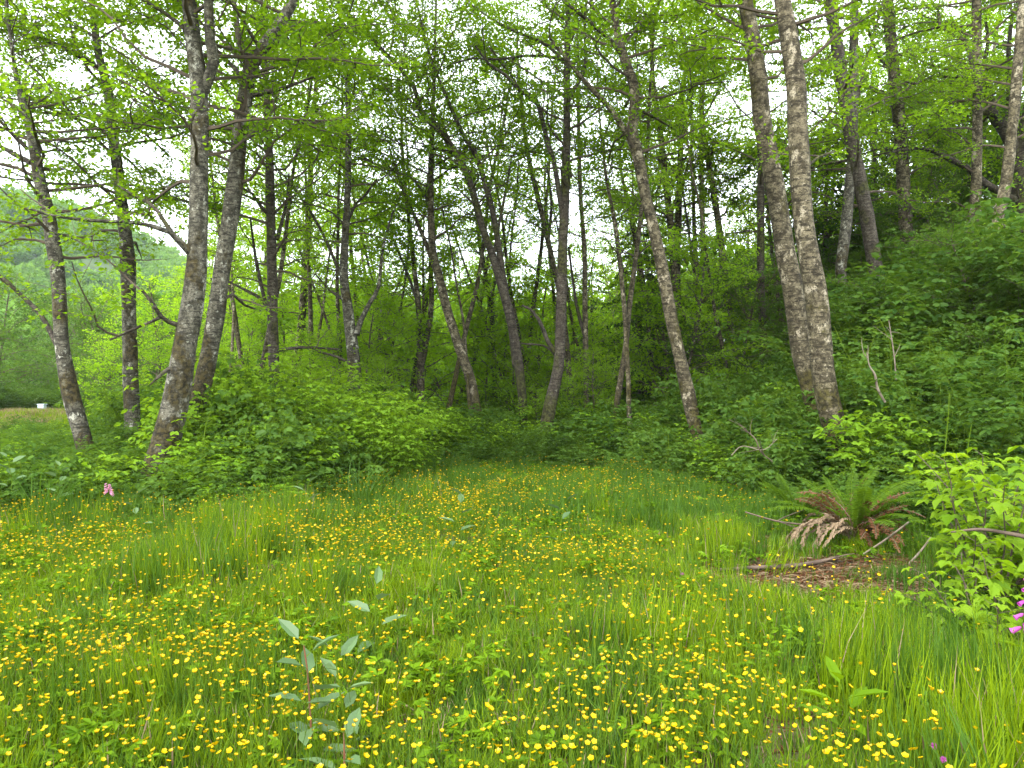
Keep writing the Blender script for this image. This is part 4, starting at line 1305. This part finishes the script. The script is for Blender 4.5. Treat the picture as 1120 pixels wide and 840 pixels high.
def buttercup(seed, h, r):
    """stem mesh and bloom mesh of one flower"""
    rng = np.random.default_rng(seed)
    P = grow((0, 0, 0), (rng.normal(0, .12), rng.normal(0, .12), 1), h, rng, 5, .07, .02)
    ms = MB(); add_tube(ms, P, np.linspace(.0018, .0012, len(P)), 4, 0, cap=False)
    t = rng.uniform(.2, .7, 2); A, T = interp(P, t)
    az = rng.uniform(0, 6.28, 2)
    add_leaves(ms, A, np.column_stack([np.cos(az), np.sin(az), [.4, .4]]), np.array([[0, 0, 1.0]] * 2), .05, .012, 1, None, False, rng)
    mf = MB(); up = np.array([rng.normal(0, .45), rng.normal(0, .45) - .2, 1.0])
    bloom(mf, P[-1], up, r, rng)
    return ms.mesh("stem", [M['stem'], M['herb']]), mf.mesh("bloom", [M['petal']])


def buttercup_one(seed, h, r):
    rng = np.random.default_rng(seed)
    mb = MB()
    P = grow((0, 0, 0), (rng.normal(0, .12), rng.normal(0, .12), 1), h, rng, 4, .07, .02)
    add_tube(mb, P, np.linspace(.0018, .0012, len(P)), 3, 1, cap=False)
    bloom(mb, P[-1], np.array([rng.normal(0, .45), rng.normal(0, .45) - .2, 1.0]), r, rng)
    return mb.mesh("buttercup", [M['petal'], M['stem']])


rg = np.random.default_rng(55)
X, Y = points(80000, -10.5, 6, 1.5, 13.4, rg)
den = .10 + 3.1 * (vnoise(X, Y, .8, 21) * vnoise(X, Y, 2.1, 22)) ** 1.35
den = den * np.where(tallness(X, Y) > .68, .25, 1.0)
pxs = CX + X / np.maximum(Y, .3) * F
den *= 1 - .82 * sstep(1.15, 1.75, X + .10 * (Y - 3)) * (Y < 8.5)
den *= np.where(X < -2 - .2 * Y, .8, 1.0)
den *= 1 - .6 * bare(X, Y)
den *= 1 - .55 * sstep(7.5, 10, Y)
den *= .5 + .95 * np.exp(-((Y - 3.0) / 1.8) ** 2) + .25 * np.exp(-(((X + .2) / 2.2) ** 2 + ((Y - 8.5) / 2.6) ** 2)) - .25 * sstep(10, 12.5, Y)
keep = (in_meadow(X, Y) > .15) & (np.abs(X) < Y * .72 + .8) & (rg.uniform(0, 1, len(X)) < den * 1.2)
X, Y = X[keep], Y[keep]
hh = rg.uniform(.19, .34, len(X)) + .07 * (tallness(X, Y) > .45)
# clear of the camera itself
big = np.argsort(Y + np.where((np.abs(X) > Y * .70) | (Y - (.0) < 2.35), 100, 0))
single = big[:300]
kinds = [buttercup(361 + k, .32, r) for k, r in enumerate((.0130, .0112, .0142, .0102, .0122, .0070))]
protos = []
for k, (a, b) in enumerate(kinds):
    r0 = root("buttercup", (0, 0, 0), "small yellow buttercup on a thin stem in the foreground grass", "flower", "buttercups in the foreground")
    obj("stem", a, r0); obj("bloom", b, r0)
    protos.append([r0, False])
for i in single:
    k = int(rg.integers(0, 6)); p = protos[k]
    loc = (X[i], Y[i], gh(X[i], Y[i])); s = hh[i] / .32
    if not p[1]:
        p[1] = True; p[0].location = loc; p[0].scale = (1, 1, s); p[0].rotation_euler = (0, 0, rg.uniform(0, 6.28))
    else:
        c = dup(p[0], loc, rg.uniform(0, 6.28), 1.0); g_ = rg.uniform(.85, 1.15); c.scale = (g_, g_, s)
rest = np.ones(len(X), bool); rest[single] = False
X, Y, hh = X[rest], Y[rest], hh[rest]
sxy = rg.uniform(.8, 1.15, len(X))
scatter("buttercups_beyond", [buttercup_one(371 + k, .32, r) for k, r in enumerate((.0130, .0112, .0142, .0102, .0122, .0070))], np.column_stack([X, Y, gh(X, Y)]),
        np.column_stack([rg.normal(0, .1, len(X)), rg.normal(0, .1, len(X)), rg.uniform(0, 6.28, len(X))]),
        np.column_stack([sxy, sxy, hh / .32]), rg.integers(0, 6, len(X)), "yellow buttercups dotting the meadow farther back", "flowers")


# ------------------------------------------------------------------ single plants
def weed(label, px, d, H, seed, leaf, nleaf, red=True, wide=.42, mat='weed', cat="plant"):
    """upright broad-leaved weed: stem, leaves spiralling up it"""
    rng = np.random.default_rng(seed)
    x = (px - CX) / F * d
    R = root("broad_leaved_weed", (x, d, gh(x, d)), label, cat)
    P = grow((0, 0, -.03), (rng.normal(0, .08), rng.normal(0, .08), 1), H, rng, 6, .05, .03)
    ms = MB(); add_tube(ms, P, np.linspace(.006, .003, len(P)), 6, 0)
    obj("stem", ms.mesh("stem", [M['red_stem' if red else 'stem']], smooth=True), R)
    ml = MB()
    t = np.linspace(.12, 1.0, nleaf); A, T = interp(P, t)
    az = np.arange(nleaf) * 2.4 + rng.uniform(0, 6)
    up = np.linspace(.05, .9, nleaf)
    D = np.column_stack([np.cos(az), np.sin(az), up])
    pet = A + norm(D) * leaf * .22
    add_twigs(ml, A, pet, .0022, 1)
    l = leaf * np.linspace(1.15, .75, nleaf) * rng.uniform(.85, 1.15, nleaf)
    # each blade in two halves along its length, so that it arches
    add_leaves(ml, pet, D, np.array([0, 0, 1.0]) + rng.normal(0, .2, (nleaf, 3)), l, l * wide, 0, None, True, rng, fold=.10, droop=.22)
    obj("leaves", ml.mesh("leaves", [M[mat], M['stem']]), R)
    return R


weed("grey-green weed with a red stem standing nearest the camera among buttercups", 344, 3.05, .56, 401, .16, 11)
weed("grey-green weed with a dark stem, close on the right of the red-stemmed one", 382, 3.15, .52, 402, .14, 11, False)
weed("short grey-green weed with one broad blade at the bottom edge near the red-stemmed one", 374, 2.8, .30, 403, .16, 6)
weed("grey-green weed with a wide drooping leaf behind the two front weeds", 410, 4.3, .42, 404, .18, 6, False)
weed("pale-leaved weed in the grass at the left middle of the meadow", 335, 7.8, .55, 405, .17, 6, False)
weed("pale-leaved weed standing just left of the meadow's middle", 497, 7.0, .58, 406, .18, 7, False)
weed("pale-leaved weed standing right of the meadow's middle", 611, 6.9, .52, 407, .16, 6, False)
weed("pale weed in the tall grass near the left trees", 160, 7.3, .55, 408, .16, 6, False)
weed("light green docken in tall grass at the bottom right", 930, 3.1, .36, 409, .19, 10, False, .34, 'herb')
weed("broad-leaved weed at the left edge with wide pale leaves", 15, 8.4, .75, 410, .17, 11, False, .6)
weed("broad-leaved weed at the left edge beside the low leafy shrub", 62, 8.3, .65, 411, .15, 11, False, .6)


def frond_mesh(L, seed, mat, arch, w=.075, ragged=0.0):
    rng = np.random.default_rng(seed)
    n = 26
    t = np.linspace(0, 1, n)
    ang = 1.25 - arch * t ** 1.2
    step = L / (n - 1)
    P = np.column_stack([np.cumsum(np.cos(ang)) * step, .02 * np.sin(t * 4 + seed), np.cumsum(np.sin(ang)) * step])
    P -= P[0]
    mb = MB(); add_tube(mb, P, np.linspace(.005, .0015, n), 4, 1, cap=False)
    m = 44
    tt = np.linspace(.14, .99, m); A, T = interp(P, tt)
    for s in (-1, 1):
        D = np.array([0, s * (.3 if mat == 'straw' else 1.0), 0]) + T * (1.0 if mat == 'straw' else .25) + np.array([0, 0, -.15]) + rng.normal(0, .06 + ragged, (m, 3))
        l = w * np.sin(np.pi * np.clip(.12 + .88 * (1 - tt) ** .8, 0, 1) * .85 + .25) * rng.uniform(.85, 1.1, m) * (1 - .8 * (tt > .95))
        N = np.cross(T, D) * s
        N = np.where(N[:, 2:3] < 0, -N, N)
        add_leaves(mb, A, D, N, np.abs(l) + .01, .021, 0, None, False, rng)
    return mb.mesh("frond", [M[mat], M['stem'] if mat == 'fern' else M['dead_wood']])


def fern(label, px, d, scale, seed, dead=True):
    rng = np.random.default_rng(seed)
    x = (px - CX) / F * d
    R = root("sword_fern", (x, d, gh(x, d) + .05), label, "fern")
    gmesh = [frond_mesh(.95, seed + k, 'fern', .75 + .35 * k) for k in range(3)]
    for k in range(24):
        o = obj("frond", gmesh[k % 3], R)
        o.rotation_euler = (rng.normal(0, .12), rng.uniform(-.35, .35), k * 2.4 + rng.normal(0, .2)); s = rng.uniform(.6, 1.0) * scale; o.scale = (s, s, s)
    if dead:
        dm = [frond_mesh(.95, seed + 9 + k, 'dead_fern', [1.25, 1.9, 2.5][k], .05, .2) for k in range(3)]
        for k in range(30):
            o = obj("frond", dm[0 if k < 16 else 1 + k % 2], R, label="brown dead frond")
            o.rotation_euler = (rng.normal(0, .3), rng.uniform(-.4, .3), k * 2.1 + rng.normal(0, .4)); s = rng.uniform(.55, .85) * scale; o.scale = (s, s, s)
        sm_ = [frond_mesh(.9, seed + 20 + k, 'straw', 2.6, .05, .15) for k in range(2)]
        for k in range(15):
            o = obj("frond", sm_[k % 2], R, label="pale dry frond collapsed to the ground")
            o.location = (-.1, -.15, rng.uniform(0, .12)); o.rotation_euler = (rng.normal(0, .3), rng.uniform(-.1, .15), 3.3 + rng.normal(0, .6)); s = rng.uniform(.6, .95) * scale; o.scale = (s, s, s)
    return R


fern("big sword fern with brown and straw dead fronds by the bare soil", 935, 7.0, 1.05, 501)
fern("fresh green sword fern behind the one with dead fronds", 872, 8.3, .75, 531, False)


def lobed_leaf(mb, c, D, N, s, rng, mat=0):
    """a broad maple-like leaf with five toothed lobes"""
    D = norm(D); Sd = norm(np.cross(D, N)); U = np.cross(Sd, D)
    ang = np.array([-2.7, -2.2, -1.75, -1.25, -.85, -.5, 0, .5, .85, 1.25, 1.75, 2.2, 2.7])
    rad = np.array([.30, .62, .48, .86, .56, .70, 1.0, .70, .56, .86, .48, .62, .30]) * (1 + rng.normal(0, .04, 13))
    V = [c + D * .0]
    for a, r in zip(ang, rad):
        V.append(c + (D * math.cos(a) + Sd * math.sin(a)) * r * s * .62 + U * (-.22 * r * r + .10 * abs(math.sin(a * 2.5))) * s)
    V = np.array(V)
    mb.add(V, [[0, k + 1, k + 2] for k in range(12)], mat, np.full(12, np.clip(rng.normal(.5, .25), 0, 1)))


def thimbleberry(label, px, d, H, R_, stems, leaf, seed, lean=(0, 0)):
    rng = np.random.default_rng(seed)
    x = (px - CX) / F * d
    R = root("thimbleberry_shrub", (x, d, gh(x, d)), label, "shrub")
    mst, ml = MB(), MB()
    for s in range(stems):
        a = rng.uniform(0, 6.28); sp = rng.uniform(.15, 1)
        P = grow((math.cos(a) * .1, math.sin(a) * .1, -.05), (math.cos(a) * sp * R_ / H + lean[0], math.sin(a) * sp * R_ / H + lean[1], 1), H * rng.uniform(.75, 1.2), rng, 7, .12, -.02)
        add_tube(mst, P, np.linspace(.008, .003, len(P)), 5, 0, cap=False)
        n = 15
        t = np.linspace(.2, 1, n); A, T = interp(P, t)
        az = np.arange(n) * 2.4 + rng.uniform(0, 6)
        for k in range(n):
            o = np.array([math.cos(az[k]), math.sin(az[k]), .35])
            q = A[k] + norm(o) * rng.uniform(.06, .14)
            add_twigs(mst, A[k][None], q[None], .002, 0)
            lobed_leaf(ml, q, np.array([o[0], o[1], rng.normal(-.15, .2)]), np.array([0, 0, 1.0]) + o * .2 + rng.normal(0, .25, 3), leaf * rng.uniform(.55, 1.1), rng)
    obj("stems", mst.mesh("stems", [M['twig']]), R)
    obj("foliage", ml.mesh("foliage", [M['thimble']]), R)
    return R


thimbleberry("bright yellow-green shrub with broad lobed leaves at the right edge, in front of the fern", 1075, 5.2, 1.05, .8, 13, .17, 601)
thimbleberry("smaller lobed-leaf shrub below the bright one at the right edge, beside tall grass", 1095, 4.3, .62, .5, 8, .14, 602)
thimbleberry("lobed-leaf shrub leaning in from beyond the right edge", 1185, 4.9, 1.1, .8, 10, .18, 603, (-.2, 0))


def foxglove(label, px, d, H, seed, flowers=True, t0=.45, top=.95, mat='foxglove'):
    rng = np.random.default_rng(seed)
    x = (px - CX) / F * d
    R = root("foxglove", (x, d, gh(x, d)), label, "flower")
    P = grow((0, 0, -.02), (rng.normal(0, .06), rng.normal(0, .06), 1), H, rng, 8, .03, .03)
    ms = MB(); add_tube(ms, P, np.linspace(.007, .003, len(P)), 6, 0)
    t = np.linspace(.08, .5, 8); A, T = interp(P, t); az = np.arange(8) * 2.4
    add_leaves(ms, A, np.column_stack([np.cos(az), np.sin(az), .4 + 0 * az]), np.array([[0, 0, 1.0]] * 8), np.linspace(.2, .1, 8), .06, 1, None, True, rng)
    # buds up the spike
    nb = 26
    t = np.linspace(.55 if flowers else .4, 1, nb); A, T = interp(P, t); az = np.arange(nb) * 2.4
    add_leaves(ms, A, np.column_stack([np.cos(az), np.sin(az), .3 + 0 * az]), np.array([[0, 0, 1.0]] * nb), np.linspace(.04, .014, nb), .016, 1, None, False, rng)
    obj("stem", ms.mesh("stem", [M['stem'], M['herb']]), R)
    if flowers:
        n = 14
        for k, tt in enumerate(np.linspace(t0, top, n)):
            q, T = interp(P, np.array([tt]))
            a = k * 2.2 + rng.normal(0, .3)
            s = .048 * (1 - .55 * k / n)
            dv = norm(np.array([math.cos(a), math.sin(a) - .3, -.55]))
            B = q[0] + dv * .008 + np.array([0, 0, .004])
            pts = np.array([B, B + dv * s * .25, B + dv * s * .7, B + dv * s, B + dv * s * 1.12])
            mb = MB(); add_tube(mb, pts, np.array([.10, .22, .27, .30, .38]) * s, 8, 0, cap=False)
            obj("bell_flower", mb.mesh("bell_flower", [M[mat]], smooth=True), R)
    return R


foxglove("magenta foxglove in bloom at the right edge beside tall grass", 1110, 3.75, .80, 701, True, .42, .80)
foxglove("pink foxglove blooming low in front of the left thicket", 122, 8.3, .52, 702, True, .74, .95, 'foxglove_pink')
foxglove("tall green foxglove spike not yet in bloom, above the bright lobed shrub", 1030, 6.3, 1.5, 703, False)
foxglove("second unopened foxglove spike, close on the right of the tall one", 1052, 6.2, 1.25, 704, False)


def clover(label, px, py, d):
    x = (px - CX) / F * d
    R = root("clover_flower", (x, d, gh(x, d)), label, "flower")
    H = CH + (HOR - py) / F * d - gh(x, d)
    H = max(.08, H)
    ms = MB(); add_tube(ms, [(0, 0, 0), (.01, 0, H * .5), (0, 0, H)], [.0016, .0014, .0012], 4, 0, cap=False)
    obj("stem", ms.mesh("stem", [M['stem']]), R)
    rng = np.random.default_rng(int(px)); mb = MB(); n = 60
    dv = norm(rng.normal(0, 1, (n, 3)) + np.array([0, 0, .5]))
    add_leaves(mb, np.repeat([[0, 0, H]], n, 0), dv, rng.normal(0, 1, (n, 3)), .014, .004, 0, None, False, rng)
    obj("flower_head", mb.mesh("flower_head", [M['foxglove']]), R)


clover("purple clover head low in the tall grass at bottom right", 1021, 816, 2.75)
clover("purple clover head lowest, nearest the bottom edge at right", 1032, 831, 2.72)
clover("purple clover head beside the worn soil near the meadow's middle right", 746, 628, 5.6)


# ------------------------------------------------------------------ sticks
def stick(name, label, cat, pts, mat, seed=1, twigs=0):
    """pts: (px, py, depth, width px)"""
    rng = np.random.default_rng(seed)
    th = .62 if name == 'dead_branch' else 1.0
    a = np.array([[*W(px, py, d), th * w / 2 / F * d] for px, py, d, w in pts])
    C = resample(a, .04)
    base = C[0, :3].copy()
    mb = MB(); add_tube(mb, C[:, :3], C[:, 3], 8, 0, rough=.18, rng=rng)
    for k in range(twigs):
        q, T = interp(C[:, :3], np.array([rng.uniform(.2, .95)]))
        dv = norm(T[0] + rng.normal(0, .7, 3)); L = rng.uniform(.1, .35)
        P = grow(q[0], dv, L, rng, 4, .15, 0)
        add_tube(mb, P, np.linspace(C[-1, 3] * .8, .002, len(P)), 5, 0, cap=False)
    o = obj(name, mb.mesh(name, [M[mat]], base, smooth=True), None, base, label=label, category=cat)
    return o


def gpy(px, d, lift):
    x = (px - CX) / F * d
    return HOR - (gh(x, d) + lift - CH) / d * F


stick("fallen_branch", "long dark branch lying flat across the bare soil below the fern", "branch",
      [(786, gpy(786, 6.25, .05), 6.25, 4), (830, gpy(830, 6.25, .06), 6.25, 5), (870, gpy(870, 6.25, .05), 6.25, 5.5), (916, gpy(916, 6.3, .06), 6.3, 4)], 'dark_wood', 1, 3)
stick("dead_stick", "bare pale stick leaning up to the right at the fern's front", "stick", [(943, 607, 6.45, 2.2), (966, 592, 6.45, 2.2), (994, 571, 6.5, 2)], 'dead_wood', 2)
stick("dead_stick", "short pale stick leaning between the fern and the bright lobed shrub", "stick", [(994, 617, 6.2, 2.6), (1006, 604, 6.2, 2.4), (1018, 588, 6.25, 2.2)], 'dead_wood', 3)
stick("dead_stick", "thin dark stick lying level at the left of the fern", "stick", [(815, 560, 7.4, 1.6), (850, 570, 7.3, 2), (890, 575, 7.2, 2)], 'dark_wood', 4, 2)
stick("dead_stick", "dark bough sticking out of the bright lobed shrub at the right edge", "stick", [(1128, 588, 4.6, 5), (1100, 583, 4.7, 4.5), (1072, 579, 4.8, 3.5), (1040, 582, 4.9, 2)], 'dark_wood', 5)
stick("dead_branch", "broken pale snag poking from the shrubs right of the crossing pair", "branch", [(968, 440, 9.2, 4), (960, 425, 9.2, 4.5), (957, 410, 9.2, 4), (951, 400, 9.2, 2.5), (948, 385, 9.2, 2)], 'dead_wood', 6, 3)
stick("dead_branch", "white bare twigs standing above the shrubs right of the broken snag", "branch", [(980, 415, 9.4, 2.5), (979, 400, 9.4, 2.5), (977, 382, 9.4, 2.2), (972, 350, 9.4, 1.5)], 'dead_wood', 7, 4)
stick("dead_branch", "tangle of bare forked twigs at the edge left of the fresh green fern", "branch", [(845, 505, 8.6, 2.2), (832, 494, 8.6, 2.2), (826, 480, 8.6, 2), (815, 470, 8.7, 1.4)], 'dark_wood', 8, 8)
stick("dead_branch", "low bare twig arching from the shrubs at the left of the twig tangle", "branch", [(800, 498, 9, 1.8), (812, 488, 9, 1.8), (835, 492, 8.9, 1.4), (850, 480, 8.9, 1)], 'dead_wood', 9, 4)

# grass tuft with long drooping blades at the left of the meadow's far end
def tuft(label, px, d, seed, n=46, L=1.0):
    rng = np.random.default_rng(seed)
    mb = MB()
    for k in range(n):
        a = rng.uniform(0, 6.28)
        P = grow((rng.normal(0, .05), rng.normal(0, .05), -.02), (math.cos(a) * .35, math.sin(a) * .35, 1), L * rng.uniform(.5, 1.1), rng, 7, .05, -.16)
        w = .006
        sd = np.array([-math.sin(a), math.cos(a), 0]) * w
        wd = np.array([1, 1, 1, .9, .8, .65, .4, .05])[:len(P), None]
        V = np.stack([P - sd * wd, P + sd * wd], 1).reshape(-1, 3)
        i = np.arange(len(P) - 1)[:, None] * 2
        mb.add(V, i + np.array([[0, 1, 3, 2]]), 0, np.full(len(P) - 1, rng.uniform(0, 1)))
    x = (px - CX) / F * d
    obj("grass_tuft", mb.mesh("grass_tuft", [M['grass_dark']]), None, (x, d, gh(x, d)), label=label, category="grass tuft")


tuft("tall drooping grass tuft at the left of the meadow's far end", 392, 9.4, 801)
tuft("drooping grass tuft before the left thicket below the leafy mound", 300, 9.0, 802, 30, .8)
tuft("long-bladed grass tuft at the left edge of the meadow", 45, 8.0, 803, 40, .9)

# dry grass on the far bank and the pale box beside it
rg = np.random.default_rng(66)
n = 1500
X = -19.0 + rg.normal(0, 2.4, n); Y = 28.5 + rg.normal(0, 2.6, n)
scatter("dry_bank_grass", [grass_mesh("grass", 60, .3, .15, .4, 901, [M['straw'], M['straw']], .012), grass_mesh("grass", 60, .3, .15, .38, 902, [M['grass'], M['straw']], .012)],
        np.column_stack([X, Y, gh(X, Y)]), np.column_stack([X * 0, X * 0, rg.uniform(0, 6.28, n)]), np.repeat(rg.uniform(.45, .8, (n, 1)), 3, 1),
        ((rg.uniform(0, 1, n) < .62) | (np.abs(X + 18.6) > 2.0)).astype(int), "pinkish dry grass on the low bank far at left", "grass")

x, d = (46 - CX) / F * 33.0, 33.0
cab = root("utility_cabinet", (x, d, gh(x, d)), "small pale blue-white cabinet beyond the dry grass bank at far left", "cabinet")


def box(mb, x0, x1, y0, y1, z0, z1):
    V = [(a, b, c) for c in (z0, z1) for b in (y0, y1) for a in (x0, x1)]
    mb.add(V, [[0, 2, 3, 1], [4, 5, 7, 6], [0, 1, 5, 4], [2, 6, 7, 3], [0, 4, 6, 2], [1, 3, 7, 5]])


M['pale_paint'] = plain_mat("pale_paint", (0.40, 0.48, 0.52), (0.50, 0.57, 0.60), 3.0, .5, .05)
mb = MB(); box(mb, -.14, .14, -.1, .1, .32, .62)
obj("body", mb.mesh("body", [M['pale_paint']]), cab)
mb = MB(); box(mb, -.16, .16, -.12, .12, .623, .66)
obj("lid", mb.mesh("lid", [M['pale_paint']]), cab)
mb = MB(); box(mb, -.12, .12, -.112, -.103, .35, .60)
obj("door", mb.mesh("door", [M['pale_paint']]), cab)
mb = MB(); box(mb, -.04, .04, -.04, .04, -.1, .317)
obj("post", mb.mesh("post", [M['dark_wood']]), cab)
